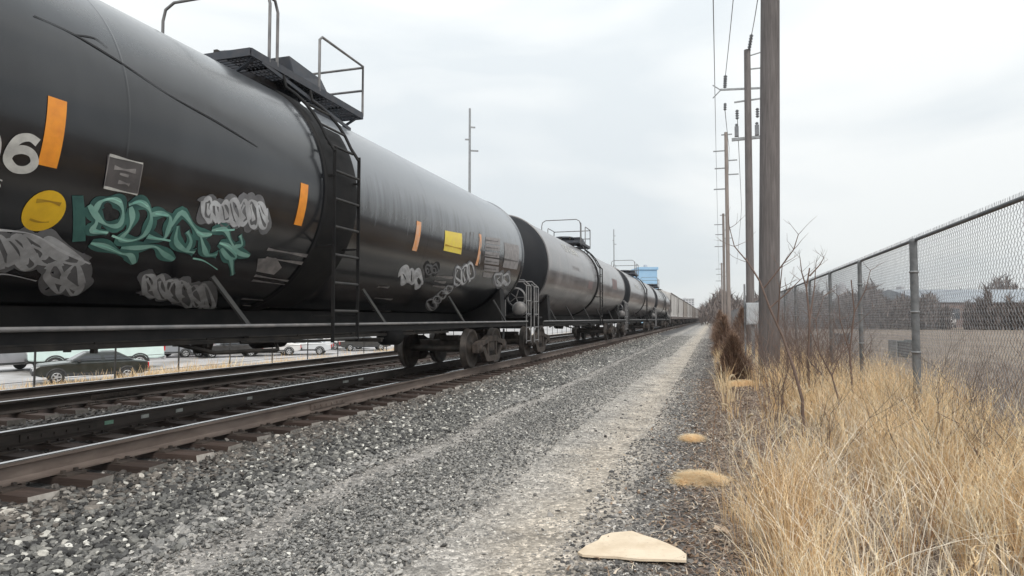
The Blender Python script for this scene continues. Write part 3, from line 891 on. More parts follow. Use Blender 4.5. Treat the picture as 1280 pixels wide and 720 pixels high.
        cp = MB().bar((0, yy, .9), (0, e*(HL+1.33), .9), .2, .2).box((0, e*(HL+1.27), .9), (.34, .26, .3)).box((.12, e*(HL+1.42), .9), (.12, .16, .28))
        cp.build('coupler', M['rust_cast'], t, bevel=.02)
        MB().tube([(.45, yy, .85), (.5, yy+e*.2, .55), (.42, e*(HL+1.4), .42)], .03, 8).build('air_hose', M['plastic'], t)
    # hand brake wheel and its housing
    yb = HL+.85
    bw = MB().lathe([(-.02, .24), (0, .28), (.02, .28), (.03, .25), (.02, .23), (-.02, .24)], 24, 'y', (1.05, yb+.2, 1.75))
    for a in range(5): bw.bar((1.05, yb+.2, 1.75), (1.05+.25*math.cos(a*1.257), yb+.2, 1.75+.25*math.sin(a*1.257)), .03, .02)
    bw.build('brake_wheel', M['rail_pale'], t)
    MB().lathe([(-.12, 0), (-.12, .15), (-.05, .2), (.05, .2), (.1, .12), (.1, 0)], 20, 'y', (1.3, HL+.55, 1.42)).build('brake_gear_case', M['rail_pale'], t)
    return t, tank

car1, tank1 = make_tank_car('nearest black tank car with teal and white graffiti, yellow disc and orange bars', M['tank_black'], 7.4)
Y1 = 7.4
def gpart(name, mb, m, label=None, parent=None):
    return mb.build(name, M[m], parent or tank1, label=label)
# --- number 6 and small lettering
SIX = [(.88, .88), (.6, .97), (.28, .84), (.1, .5), (.12, .22), (.4, .03), (.75, .08), (.92, .3), (.78, .54), (.48, .6), (.2, .48), (.1, .34)]
ZERO = [(.5, .97), (.2, .85), (.1, .5), (.2, .15), (.5, .03), (.8, .15), (.9, .5), (.8, .85)]
def digit_fit(ch, px0, px1, pyb, pyt):
    mb_ = MB(); pm_ = (px0+px1)/2; py_ = (pyb+pyt)/2
    y0_ = pix_tank(px0, py_, Y1)[0]; y1_ = pix_tank(px1, py_, Y1)[0]
    a0_ = pix_tank(pm_, pyb, Y1)[1]; a1_ = pix_tank(pm_, pyt, Y1)[1]
    pts_ = [(y0_+(y1_-y0_)*u, a0_+(a1_-a0_)*v) for u, v in (SIX if ch == '6' else ZERO)]
    stroke(mb_, pts_, .072, .006, ch == '0', .04)
    return mb_
gpart('car_number', digit_fit('6', 6, 49, 214, 168), 'white_paint', 'bold white number 6')
gpart('car_number', digit_fit('0', -46, 0, 208, 160), 'white_paint')
yt, at_ = pix_tank(2, 236, Y1)
gpart('small_lettering', text_on_tank('S', yt-.06, at_*TR, .07), 'white_paint')
# --- orange bars
def bar_between(px0, py0, px1, py1, wpx, m, name='reflector_bar', parent=None):
    p0 = pix_tank(px0, py0, Y1); p1 = pix_tank(px1, py1, Y1)
    q = pix_tank((px0+px1)/2+wpx/2, (py0+py1)/2, Y1)[0]-pix_tank((px0+px1)/2-wpx/2, (py0+py1)/2, Y1)[0]
    ym = (p0[0]+p1[0])/2
    mb = MB(); patch(mb, ym-q/2, ym+q/2, p1[1], p0[1], .005)
    return gpart(name, mb, m)
bar_between(67, 122, 63, 209, 25, 'orange')
bar_between(378, 229, 374, 282, 10, 'orange')
bar_between(521, 276, 520, 314, 6, 'orange_pale')
bar_between(598, 292, 597, 332, 3, 'orange_pale')
# --- yellow disc
def disc(px, py, rpx, m, name):
    c = pix_tank(px, py, Y1); ry = abs(pix_tank(px+rpx, py, Y1)[0]-pix_tank(px-rpx, py, Y1)[0])/2
    ra = abs(pix_tank(px, py-rpx, Y1)[1]-pix_tank(px, py+rpx, Y1)[1])/2
    mb = MB(); n = 28; vs = [surf(c[0], c[1], .005)]
    for rr in (.5, 1): vs += [surf(c[0]+ry*rr*math.cos(2*PI*k/n), c[1]+ra*rr*math.sin(2*PI*k/n), .005) for k in range(n)]
    mb.add(vs, [(0, 1+k, 1+(k+1) % n) for k in range(n)]+[(1+k, 1+n+k, 1+n+(k+1) % n, 1+(k+1) % n) for k in range(n)])
    o = gpart(name, mb, m)
    return c, ry, ra
c, ry, ra = disc(55, 264, 27, 'yellow', 'yellow_disc')
mb = MB()
stroke(mb, [(c[0]-ry*.6, c[1]+ra*.42), (c[0], c[1]+ra*.5), (c[0]+ry*.6, c[1]+ra*.45)], .03, .008)
stroke(mb, [(c[0]-ry*.5, c[1]-ra*.45), (c[0], c[1]-ra*.52), (c[0]+ry*.45, c[1]-ra*.45)], .016, .008)
M['ochre'] = simple('ochre_print', (.42, .23, .02), (.5, .3, .02), .6)
gpart('disc_print', mb, 'ochre')
# --- framed data square
mb = MB(); pix_poly(mb, [(134, 193), (178, 204), (172, 243), (129, 234)], Y1, .005); gpart('data_panel', mb, 'panel_dark')
mb = MB()
def pl(pts): return [pix_tank(x, y, Y1) for x, y in pts]
stroke(mb, pl([(136, 193.5), (156, 199), (178, 204.5)]), .02, .008)
stroke(mb, pl([(129, 233.5), (150, 238.5), (171, 243)]), .02, .008)
gpart('panel_border', mb, 'white_paint')
mb = MB()
for (pts, wd) in (([(136, 194), (133, 212), (129, 233)], .009), ([(178, 205), (175, 222), (171, 243)], .009), ([(142, 209), (155, 212), (169, 214)], .035), ([(149, 217), (160, 220)], .02), ([(147, 227), (156, 229), (161, 231)], .028)):
    stroke(mb, pl(pts), wd, .008)
gpart('panel_lettering', mb, 'grey_paint')
# --- graffiti
OX, OY, SC = 80, 230, 4.235
def g(*pts): return [pix_tank(OX+pts[i]/SC, OY+pts[i+1]/SC, Y1) for i in range(0, len(pts), 2)]
teal = [g(130,110,180,180,230,215,290,215,310,150,290,95,240,80,190,95,165,140,170,200,150,245,230,255),
        g(340,110,390,95,440,120,460,180,430,260,370,295,300,290,340,240,360,180,350,120),
        g(460,160,520,155,560,175,550,240,520,290,440,275), g(140,310,220,330,300,365,350,375,370,420),
        g(300,335,400,335,480,330,530,370,580,400), g(560,230,620,150,680,220,720,265,780,265),
        g(600,220,590,300,640,350,690,360), g(720,270,740,340,760,375,810,370), g(780,245,850,240,880,300,920,360,980,380),
        g(820,310,870,330,910,385,870,390,830,340), g(880,390,892,480), g(930,270,940,320,900,330), g(650,250,670,300,650,350)]
mb = MB()
for s_ in teal: stroke(mb, s_, .115, .004)
pix_poly(mb, [(OX+40/SC, OY+60/SC), (OX+100/SC, OY+60/SC), (OX+112/SC, OY+300/SC), (OX+42/SC, OY+305/SC)], Y1, .005)
gpart('teal_graffiti', mb, 'teal_dark', 'teal spray painted graffiti letters')
mb = MB()
for s_ in teal: stroke(mb, s_, .045, .007)
gpart('teal_graffiti_outline', mb, 'teal')
mb = MB()
for s_ in (g(200,85,250,75,300,95), g(360,100,400,92,440,118), g(140,310,220,330,300,365), g(150,245,230,255), g(440,275,560,298), g(700,250,740,268,780,265),
           g(680,390,740,405,810,450), g(820,310,870,330,910,370), g(480,155,550,165), g(250,270,330,298,380,290), g(800,245,900,240)):
    stroke(mb, s_, .018, .01)
gpart('teal_graffiti_highlight', mb, 'teal_light')['kind'] = 'stuff'
def scribble(quad, n, amp, wid, seed, cols=('spray_grey', 'spray_white'), name='white_graffiti', label=None, bold=None):
    """looping tag letters strung along a pixel quad: top-left, top-right, bottom-right, bottom-left"""
    r = random.Random(seed)
    def P(u, v):
        (ax, ay), (bx, by), (cx_, cy), (dx, dy) = quad
        x = (1-v)*((1-u)*ax+u*bx)+v*((1-u)*dx+u*cx_); y = (1-v)*((1-u)*ay+u*by)+v*((1-u)*dy+u*cy)
        return pix_tank(x, y, Y1)
    m1, m2 = MB(), MB()
    for i in range(n):
        u0 = i/n; pts = []; k = r.randint(6, 9); w_ = 1.25/n
        a0 = r.random()*6.28; sg = r.choice((-1, 1)); ph = r.random()*3
        for j in range(k):
            a = a0+sg*j*2*PI/k*1.25
            pts.append(P(u0+w_*(.5+.5*math.cos(a)*r.uniform(.7, 1.1)), .5+.47*math.sin(a+.4*math.sin(2*a+ph))*r.uniform(.75, 1.1)))
        stroke(m1, pts, wid*3.2, .004); stroke(m2, pts, wid, .007)
        pts = [P(u0+w_*r.uniform(.2, .6), r.uniform(.05, .4)), P(u0+w_*r.uniform(.1, .7), .5), P(u0+w_*r.uniform(.3, 1), r.uniform(.6, 1))]
        stroke(m2, pts, wid, .0085)
        if bold: stroke(m2, pts, wid*bold, .0075)
    o = gpart(name, m1, cols[0], label)
    m2.build(name+'_outline', M[cols[1]], tank1)
scribble([(252, 246), (330, 250), (333, 286), (250, 278)], 7, 1, .045, 3, name='white_graffiti', label='white graffiti scrawl above the teal letters')
scribble([(177, 340), (262, 354), (268, 394), (178, 372)], 6, 1, .042, 8, label='white graffiti tag low on the tank')
scribble([(-40, 282), (60, 296), (112, 334), (-40, 345)], 5, 1, .05, 12, label='large grey graffiti lettering at the left')
scribble([(45, 318), (104, 330), (96, 374), (66, 372)], 2, 1, .05, 5)
mb = MB(); stroke(mb, pl([(-10, 286), (40, 292), (75, 312), (112, 329)]), .022, .01); stroke(mb, pl([(-10, 342), (10, 342), (45, 350)]), .02, .01); gpart('graffiti_underline', mb, 'spray_bright')
scribble([(500, 331), (526, 338), (526, 362), (500, 352)], 3, 1, .035, 21, ('spray_white', 'spray_bright'), label='small bright white graffiti tag')
scribble([(568, 335), (590, 326), (592, 352), (566, 358)], 3, 1, .04, 22, ('spray_grey', 'spray_bright'), label='white graffiti figure beside the yellow placard')
scribble([(530, 378), (560, 356), (566, 362), (540, 390)], 4, 1, .03, 23, label='slanting grey graffiti tag')
scribble([(618, 342), (636, 340), (636, 358), (618, 358)], 2, 1, .05, 24)
scribble([(530, 330), (546, 330), (546, 342), (532, 344)], 2, 1, .04, 25, ('seam', 'spray_grey'))
# --- stencil lines
mb = MB()
for (x0, y0, x1, y1, wd) in ((334, 311, 386, 320, .04), (332, 322, 378, 329, .04), (318, 344, 366, 352, .035), (315, 350, 368, 357, .03), (302, 373, 344, 376, .03), (304, 381, 336, 384, .03)):
    stroke(mb, pl([(x0, y0), ((x0+x1)/2, (y0+y1)/2), (x1, y1)]), wd, .006)
for (x0, y0, x1, y1, wd) in ((545, 345, 566, 347, .05), (543, 351, 557, 353, .05), (541, 357, 556, 359, .05), (472, 358, 486, 359, .04), (468, 372, 490, 374, .04), (466, 388, 488, 389, .04)):
    stroke(mb, pl([(x0, y0), ((x0+x1)/2, (y0+y1)/2), (x1, y1)]), wd, .006)
gpart('stencil_lettering', mb, 'grey_paint')
mb = MB(); pix_poly(mb, [(322, 323), (345, 322), (352, 334), (342, 343), (320, 339)], Y1, .005); gpart('stencil_emblem', mb, 'grey_paint')
# --- yellow placard and lettering blocks near the far end
mb = MB(); pix_poly(mb, [(556, 288), (577, 292), (576, 318), (554, 313)], Y1, .006); gpart('yellow_placard', mb, 'yellow_pale')
mb = MB()
stroke(mb, pl([(556, 306), (566, 308.5), (576.5, 311)]), .03, .009); gpart('placard_print', mb, 'ochre')
mb = MB()
for (y0, dy) in ((296, 8), (305.5, 6), (314, 6), (322, 7), (331, 7)):
    x0 = 607-(y0-296)*.05
    pix_poly(mb, [(x0, y0), (x0+18, y0+2.5), (x0+17.5, y0+2.5+dy), (x0-.8, y0+dy)], Y1, .006)
pix_poly(mb, [(604, 340), (616, 342), (614, 347), (603, 346)], Y1, .006)
pix_poly(mb, [(630, 303), (648, 307), (646, 337), (628, 334)], Y1, .006)
gpart('lettering_block', mb, 'pale_panel')
mb = MB()
for (x0, y0) in ((606, 300), (606, 309), (605, 318), (605, 326), (604, 335)):
    stroke(mb, pl([(x0+1, y0), (x0+8, y0+1), (x0+16, y0+2)]), .022, .009)
stroke(mb, pl([(630, 324), (647, 327)]), .04, .009)
gpart('lettering_print', mb, 'panel_dark')
mb = MB()
for (x0, w0) in ((583, .02), (588, .03), (592, .02), (600, .05)):
    stroke(mb, pl([(x0, 290), (x0-.5, 300), (x0-1, 312 if w0 < .05 else 330)]), w0, .006)
gpart('streak_mark', mb, 'grey_paint')
mb = MB()
patch(mb, -.14, .58, -1.25, .62, .031)
gpart('ladder_backing', mb, 'black_steel')
# weld line high on the near half
mb = MB()
stroke(mb, pl([(42, 20), (90, 42), (150, 78), (210, 118), (270, 152), (322, 184)]), .016, .006); stroke(mb, pl([(95, 44), (118, 48), (134, 60)]), .012, .005)
gpart('weld_seam', mb, 'grey_seam' if 'grey_seam' in M else 'seam')

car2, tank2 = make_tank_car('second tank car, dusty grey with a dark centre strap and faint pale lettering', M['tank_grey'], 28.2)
Y2 = 28.2
mb = text_on_tank('CBTX 209841', -5.9, .72, .34, .006, .9, .0); mb.build('car_lettering', M['white_paint'], tank2)
mb = text_on_tank('CAPY 29 400 GAL', -5.4, .1, .12, .006, 1.0, .0); mb.build('small_lettering', M['pale_panel'], tank2)
mb = MB()
patch(mb, 4.3, 5.9, -.12, .22); patch(mb, -2.2, -1.2, -.3, -.1)
mb.build('faded_red_patch', simple('faded_red_paint', (.2, .13, .125), (.15, .12, .12), .6), tank2)
def slim_copy(root, yc, label, matsub):
    c = copy_tree(root); c.location.y = yc; c['label'] = label
    for ch in c.children:
        if ch.name.startswith('tank'):
            me = ch.data.copy(); me.materials[0] = matsub; ch.data = me
            for g_ in list(ch.children):
                if g_.name.split('.')[0] in ('faded_red_patch', 'small_lettering', 'car_lettering'): bpy.data.objects.remove(g_)
    return c
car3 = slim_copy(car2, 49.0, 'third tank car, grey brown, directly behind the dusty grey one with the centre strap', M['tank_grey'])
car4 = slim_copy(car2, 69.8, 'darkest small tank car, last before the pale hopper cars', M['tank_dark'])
for cc_, txt in ((car3, '4073'), (car4, '116')):
    tk = [c_ for c_ in cc_.children if c_.name.startswith('tank')][0]
    text_on_tank('GATX '+txt, -6, .3, .3).build('car_lettering', M['white_paint'], tk)

# ------------------------------------------------------------------ hopper cars
def make_hopper(label, yc, m_body):
    t = thing('hopper_car', label, 'hopper car', (CX, yc, RT), 0, 'covered hopper cars far down the train')
    hl = 8.1; W = 1.52
    body = MB().prism([(-W, 1.3), (W, 1.3), (W, 4.15), (W-.12, 4.3), (.5, 4.6), (-.5, 4.6), (-W+.12, 4.3), (-W, 4.15)], -hl+1.4, hl-1.4, 'y')
    for e in (1, -1):      # sloped end sheets
        vs = [(-W, e*(hl-1.4), 1.9), (W, e*(hl-1.4), 1.9), (W, e*hl, 3.4), (-W, e*hl, 3.4), (W, e*hl, 4.15), (-W, e*hl, 4.15), (.5, e*hl, 4.6), (-.5, e*hl, 4.6),
              (W, e*(hl-1.4), 4.15), (-W, e*(hl-1.4), 4.15), (.5, e*(hl-1.4), 4.6), (-.5, e*(hl-1.4), 4.6)]
        body.add(vs, [(0, 1, 2, 3), (3, 2, 4, 6, 7, 5), (1, 2, 4, 8), (0, 3, 5, 9), (4, 6, 10, 8), (6, 7, 11, 10), (7, 5, 9, 11)])
    body.build('body', m_body, t)
    for e in np.linspace(-hl+.25, hl-.25, 5):
        rb = MB()
        for s in (1, -1): rb.box((s*(W+.012), e, 2.9 if abs(e) < hl-1 else 3.1), (.04, .16, 2.6 if abs(e) < hl-1 else 2.2))
        rb.build('side_post', M['hopper_rib'], t)
    ch = MB()
    for s in (1, -1): ch.box((s*(W+.01), 0, 4.2), (.06, 2*hl, .14)); ch.box((s*(W+.03), 0, 1.25), (.14, 2*hl+1, .3))
    ch.build('chord', M['hopper_rib'], t)
    for k in (-4, 0, 4):
        b = MB()
        vs = [(-W, k-1.7, 1.3), (W, k-1.7, 1.3), (W, k+1.7, 1.3), (-W, k+1.7, 1.3), (-.6, k-.35, .5), (.6, k-.35, .5), (.6, k+.35, .5), (-.6, k+.35, .5)]
        b.add(vs, [(0, 1, 5, 4), (1, 2, 6, 5), (2, 3, 7, 6), (3, 0, 4, 7), (4, 5, 6, 7)])
        b.build('discharge_bay', M['hopper_low'], t)
    MB().box((0, 0, .98), (.5, 2*hl+1.6, .3)).build('centre_sill', M['hopper_low'], t)
    MB().box((0, 0, 4.72), (.6, 2*hl, .05)).build('roof_walk', M['hopper_rib'], t)
    for e in (1, -1):
        eb = MB().box((0, e*(hl+.45), 1.15), (3.0, .3, .3))
        for s in (1, -1):
            eb.bar((s*1.3, e*(hl+.4), 1.2), (s*1.3, e*hl, 3.4), .08); eb.tube([(s*1.5, e*(hl+.4), .6), (s*1.5, e*(hl+.4), 4.0)], .025, 6)
        eb.build('end_frame', M['hopper_low'], t)
        tb = MB().box((0, e*6.3, .5), (2.1, .36, .26))
        for s in (1, -1):
            tb.box((s*1.0, e*6.3, .5), (.14, 2.1, .22))
            for q in (-.89, .89): tb.lathe([(-.07, 0), (-.07, .45), (.07, .47), (.07, 0)], 18, 'x', (s*.78, e*6.3+q, .457))
        tb.build('truck', M['rust_cast'], t)
    return t
hop = make_hopper('first pale grey covered hopper car, coupled behind the last tank car', 89.4, M['hopper'])
names = ['second', 'third', 'fourth', 'fifth', 'sixth', 'seventh', 'eighth', 'ninth', 'tenth', 'eleventh', 'twelfth', 'thirteenth', 'fourteenth']
for i in range(1, 14):
    c_ = copy_tree(hop); c_.location.y = 89.4+i*17.9
    tone = i in (2, 5, 6, 9)
    c_['label'] = '%s hopper car counted from the tank cars, %s' % (names[i-1], 'dusty tan sides' if tone else 'pale grey sides with dark posts')
    if tone:
        for ch in c_.children:
            if ch.name.startswith('body'):
                me = ch.data.copy(); me.materials[0] = M['hopper_b']; ch.data = me

# ------------------------------------------------------------------ utility poles and wires
def make_pole(x, y, h, r0, r1, label, lean=(0, 0), m='pole', cat='utility pole', z0=-.3):
    t = thing('utility_pole', label, cat, (x, y, float(height(x, y))), 0, 'wooden utility poles beside the fence')
    n = 14
    pts = [(lean[0]*k/n, lean[1]*k/n, z0+(h-z0)*k/n) for k in range(n+1)]
    MB().tube(pts, [r0+(r1-r0)*k/n for k in range(n+1)], 20).build('pole_shaft', M[m], t)
    return t
M['steel_grey'] = simple('galvanised_steel', (.32, .33, .34), (.22, .225, .23), .5, .4, 8)
M['insulator'] = simple('insulator_polymer', (.14, .15, .165), (.2, .2, .21), .5)
M['wire'] = simple('line_wire', (.2, .21, .22), (.16, .16, .17), .6)
M['cabinet'] = simple('grey_cabinet_paint', (.5, .52, .54), (.4, .42, .44), .5)
p1 = at_z(961, 478, .1)
big = make_pole(p1.x, p1.y, 15, .245, .2, 'thick weathered wooden utility pole nearest the camera, running out of the top of the frame', (.3, 0))
dd = p1.y
# pole 2
def insul(mb, p, q, r=.07, n=7):
    p = Vector(p); q = Vector(q); mb.tube([p, q], .045, 8)
    for k in range(n):
        c_ = p.lerp(q, (k+.5)/n); mb.tube([c_-(q-p)*.02, c_+(q-p)*.02], r, 8)
b2 = at_depth(938, 398, 27.0); h2 = (398-62)*27/820+EYE
pl2 = make_pole(b2.x, b2.y, h2, .17, .13, 'second utility pole, with bracket arms and cutouts, just left of the thick one', (.05, 0))
am = MB()
def Z2(py): return (398-py)*27/820+EYE
am.bar((-1.05, 0, Z2(110)), (.75, 0, Z2(113)), .05, .08)
am.bar((-1.05, 0, Z2(110)), (-1.35, 0, Z2(103)), .03, .04); am.bar((-1.05, 0, Z2(111)), (-1.35, 0, Z2(120)), .03, .04)
am.bar((-.5, 0, Z2(128)), (.6, 0, Z2(126)), .05, .06)
am.bar((-.62, 0, Z2(176)), (.75, 0, Z2(175)), .1, .12)
am.bar((.1, 0, Z2(87)), (.6, 0, Z2(87)), .04, .05); am.bar((.1, 0, Z2(70)), (.7, 0, Z2(66)), .04, .04)
am.build('cross_arm', M['steel_grey'], pl2)
for dx in (-.42, .38, .62):
    ins = MB(); insul(ins, (dx, 0, Z2(172)), (dx, 0, Z2(156)), .07, 6); ins.box((dx, 0, Z2(166)), (.16, .16, .42)); insul(ins, (dx+.03, 0, Z2(150)), (dx+.03, 0, Z2(138)), .08, 4)
    ins.build('cutout', M['insulator'], pl2)
ins = MB(); insul(ins, (.1, .1, Z2(66)), (.2, -.6, Z2(50)), .08, 7); ins.build('insulator', M['insulator'], pl2)
ins = MB(); insul(ins, (-.87, 0, Z2(137)), (-.86, 0, Z2(128)), .07, 4); insul(ins, (-.86, 0, Z2(108)), (-.83, 0, Z2(92)), .08, 7); ins.build('insulator', M['insulator'], pl2)
# meter cabinet on its post
bc_ = at_depth(941, 398, 21.5)
cb = thing('electrical_cabinet', 'pale grey electrical cabinet on a post beside the thick wooden pole', 'electrical cabinet', (bc_.x, bc_.y, float(height(bc_.x, bc_.y))))
MB().box((0, 0, 1.62), (.42, .3, .72)).build('cabinet_body', M['cabinet'], cb, bevel=.01)
MB().box((0, -.165, 1.62), (.36, .03, .64)).build('cabinet_door', M['cabinet'], cb)
MB().box((0, 0, .6), (.1, .1, 1.6)).build('post', M['steel_grey'], cb)
MB().tube([(-.24, .05, -.1), (-.24, .05, 2.6)], .03, 8).build('conduit', M['steel_grey'], cb)
# poles further down the line
far_spec = [(911, 165, 57, 'third utility pole, slim, with short side arms, seen left of the cutout pole', .15),
            (906, 268, 82, 'fourth utility pole, the brown one seen low beside the third', .14),
            (903, 330, 125, 'farthest utility pole of the line beside the track', .13)]
far_obs = []
for (px, ptop, dep, lab, rr) in far_spec:
    b = at_depth(px, 398, dep); hh_ = (398-ptop)*dep/820+EYE
    o = make_pole(b.x, b.y, hh_, rr+.03, rr, lab, (0, 0), 'pole_far')
    a_ = MB()
    for k, (f_, L1, L2) in enumerate(((1/6., 0, -1.0), (.13, .9, 0), (.08, 0, -1.1), (.27, 0, -1.1), (.2, 1.0, 0), (0.0, -.4, .5))):
        z = hh_*(1-f_)-.2; a_.bar((L2, 0, z), (L1 if L1 else 0, 0, z), .08, .1)
    a_.build('cross_arm', M['steel_grey'], o)
    far_obs.append((b, hh_))
# wires, each slung from pole to pole and on over the camera
def wire(pts, label, r=.012, sag=.5):
    mb = MB(); P = []
    for i in range(len(pts)-1):
        a, b = Vector(pts[i]), Vector(pts[i+1])
        n = 14; s_ = sag if (b-a).length > 12 else .05
        for k in range(n+(1 if i == len(pts)-2 else 0)):
            t_ = k/n; p = a.lerp(b, t_); p.z -= 4*s_*t_*(1-t_); P.append(p)
    mb.tube(P, r, 5, smooth=True)
    return tag(mb.build('overhead_wire', M['wire']), label, 'wire', 'overhead wires')
T3, H3 = far_obs[0]; T4, H4 = far_obs[1]; T5, H5 = far_obs[2]
def wp(px, py, dep): return at_depth(px, py, dep)
wire([wp(890.5, -300, 12), wp(891.5, 0, 20), wp(895, 188, 55), wp(897.5, 300, 82), wp(899, 350, 125)], 'leftmost overhead wire, hanging clear to the left of the poles', .016, .12)
wire([wp(919, -300, 15), wp(916.5, 0, 21), tuple(pl2.location+Vector((-.83, 0, Z2(92)))) ], 'overhead wire ending at the insulator left of the cutout pole', .014, .1)
wire([wp(962, -300, 17), wp(947, 0, 22.5), tuple(pl2.location+Vector((.2, -.6, Z2(50)))) ], 'overhead wire reaching the top of the cutout pole', .016, .1)
wire([tuple(pl2.location+Vector((-.87, 0, Z2(137)))), wp(911.5, 185, 57), wp(908, 282, 82), wp(904, 340, 125)], 'overhead wire running from the cutout pole to the far poles', .016, .15)
wire([tuple(pl2.location+Vector((-.39, 0, Z2(138)))), wp(927, 260, 57), wp(921, 330, 82)], 'thin overhead wire between the cutout pole and the third pole', .016, .1)
# far masts behind the train
def mast(px, ptop, dep, label, w0):
    b = at_depth(px, 398, dep); z0 = float(height(b.x, b.y)); top = (398-ptop)*dep/820+EYE
    t = thing('transmission_mast', label, 'mast', (b.x, b.y, z0), YAW+.2, 'slim masts behind the train')
    H = top-z0
    MB().tube([(0, 0, -.3), (0, 0, H)], [w0, w0*.6], 10).build('mast_shaft', M['steel_grey'], t)
    k = dep/820
    for (f_, d_) in ((24, 7), (40, -6), (54, 11)):
        if ptop > 200: f_ *= .35; d_ *= .3
        MB().bar((0, 0, H-f_*k), (d_*k, 0, H-f_*k), .1, .12).build('mast_arm', M['steel_grey'], t)
mast(586.5, 132, 56, 'tall grey mast with three stub arms rising behind the second tank car', .15)
mast(768, 286, 140, 'short distant mast rising behind the third tank car', .16)

# ------------------------------------------------------------------ chain link fence
M['fence_rail'] = simple('dull_galvanised_rail', (.085, .09, .1), (.13, .135, .14), .55, .3, 8)
M['fence_post'] = simple('weathered_fence_post', (.12, .125, .13), (.22, .225, .23), .6, .2, 9)
M['fence_wire'] = simple('fence_wire', (.22, .225, .24), (.32, .32, .33), .5, .3, 9)
FX = 2.45; FTOP = EYE+.985
fence = thing('chain_link_fence', 'tall grey chain link fence receding beside the dry grass', 'fence', (0, 0, 0))
MB().tube([(FX, -6, FTOP), (FX, 95, FTOP)], .022, 10).build('top_rail', M['fence_rail'], fence)
post_y = []
for px in (1147, 1078, 1040):
    dep = 857.3*FX/(px-890); post_y.append((dep+FX*math.sin(YAW))/math.cos(YAW))
step = (post_y[2]-post_y[0])/2
k = 1
while post_y[-1] < 92: post_y.append(post_y[2]+k*step); k += 1
post_y = [post_y[0]-6.3, post_y[0]-3.15]+post_y
for i, y in enumerate(post_y):
    r_ = .046 if abs(y-post_y[2]) < .01 else .034
    zb = float(height(FX, y))-.2
    pb = MB().tube([(FX-.03, y, zb), (FX-.03, y, FTOP-.01)], r_, 14)
    po = pb.build('post', M['fence_post'], fence)
    if y < 60:
        cp = MB().lathe([(FTOP-.03, r_+.004), (FTOP-.01, r_+.004), (FTOP+.012, r_*.6), (FTOP+.018, 0)], 14, 'z', (FX-.03, y, 0))
        cp.build('post_cap', M['fence_post'], po)
        bd = MB()
        for zz in (.7, 1.2, 1.7, 2.2): bd.lathe([(zz-.012, r_+.004), (zz-.012, r_+.01), (zz+.012, r_+.01), (zz+.012, r_+.004)], 12, 'z', (FX-.03, y, 0))
        bd.build('tie_band', M['steel_grey'], po, kind='stuff')
# woven wire: every strand zigzags; strands are real wire
def chain_mesh(y0, y1, pitch, r, n):
    mb_v = []; mb_f = []
    H_ = FTOP+.05-.42; hz_ = pitch*.5; hy = pitch*.5; nz = int(H_/(hz_*1.15)); dz = H_/nz
    ystart = y0; i = 0
    while ystart < y1:
        ring_prev = None
        for k in range(nz+1):
            yy = ystart+(hy if (k % 2) else 0)*1.04; z = .42+k*dz; xo = .004 if ((k+i) % 2) else -.004
            bulge = .012*math.sin(yy*1.7+z*2.3)
            base = len(mb_v)
            for q in range(n):
                a = 2*PI*q/n; mb_v.append((FX+.028+xo+bulge+r*math.cos(a), yy+r*math.sin(a), z))
            if k:
                for q in range(n): mb_f.append((base-n+q, base-n+(q+1) % n, base+(q+1) % n, base+q))
        ystart += hy; i += 1
    return mb_v, mb_f
# strands alternate direction so that neighbours interlock: odd strands start half a pitch over
def diamond(y0, y1, pitch, r, label):
    V = []; Fc = []
    H0, H1 = .40, FTOP+.06
    hy = pitch/2; dz = pitch*.62; nz = int((H1-H0)/dz)
    i = 0; y = y0
    while y < y1:
        sgn = 1 if i % 2 == 0 else -1
        for k in range(nz+1):
            off = hy/2*(1 if k % 2 == 0 else -1)*sgn
            yy = y+off*1.06; z = H0+k*dz; xo = .0035*(1 if k % 2 == 0 else -1)
            bl = .015*math.sin(yy*1.7+z*2.3)*math.sin((z-H0)/(H1-H0)*PI)
            base = len(V)
            for q in range(3):
                a = 2*PI*q/3+.5; V.append((FX+.03+xo+bl+r*math.cos(a), yy+r*math.sin(a), z))
            if k:
                for q in range(3): Fc.append((base-3+q, base-3+(q+1) % 3, base+(q+1) % 3, base+q))
        y += hy; i += 1
    m_ = MB(); m_.v = V; m_.f = Fc; m_.sm = [False]*len(Fc)
    me = m_.mesh('wire_mesh', M['fence_wire'])
    o = link_mesh('wire_mesh', me, fence); o['kind'] = 'stuff'
    return o
diamond(1.0, 16, .062, .0023, '')
diamond(16, 34, .09, .0026, '')
diamond(34, 92, .18, .004, '')
tw = MB()
for y in np.arange(1, 20, .031):
    tw.tube([(FX+.03, y, FTOP+.0), (FX+.03+random.uniform(-.006, .006), y+random.uniform(-.008, .008), FTOP+.07)], .0022, 3, False, False)
tw.build('wire_barb', M['fence_wire'], fence, kind='stuff')
# thin strand fence at the edge of the lot, left
wf = thing('wire_fence', 'thin dark wire fence along the parking lot edge beyond the tracks', 'fence', (0, 0, 0))
ys_ = [10.6+k*2.0 for k in range(-3, 30)]
for y in ys_:
    zb = float(height(-14, y)); MB().tube([(-14, y, zb-.2), (-14, y, zb+1.25)], .022, 6).build('post', M['plastic'], wf)
for zz in (.35, .75, 1.15):
    MB().tube([(-14, ys_[0], zz-.08), (-14, ys_[-1], zz-.08)], .006, 4).build('wire', M['plastic'], wf)

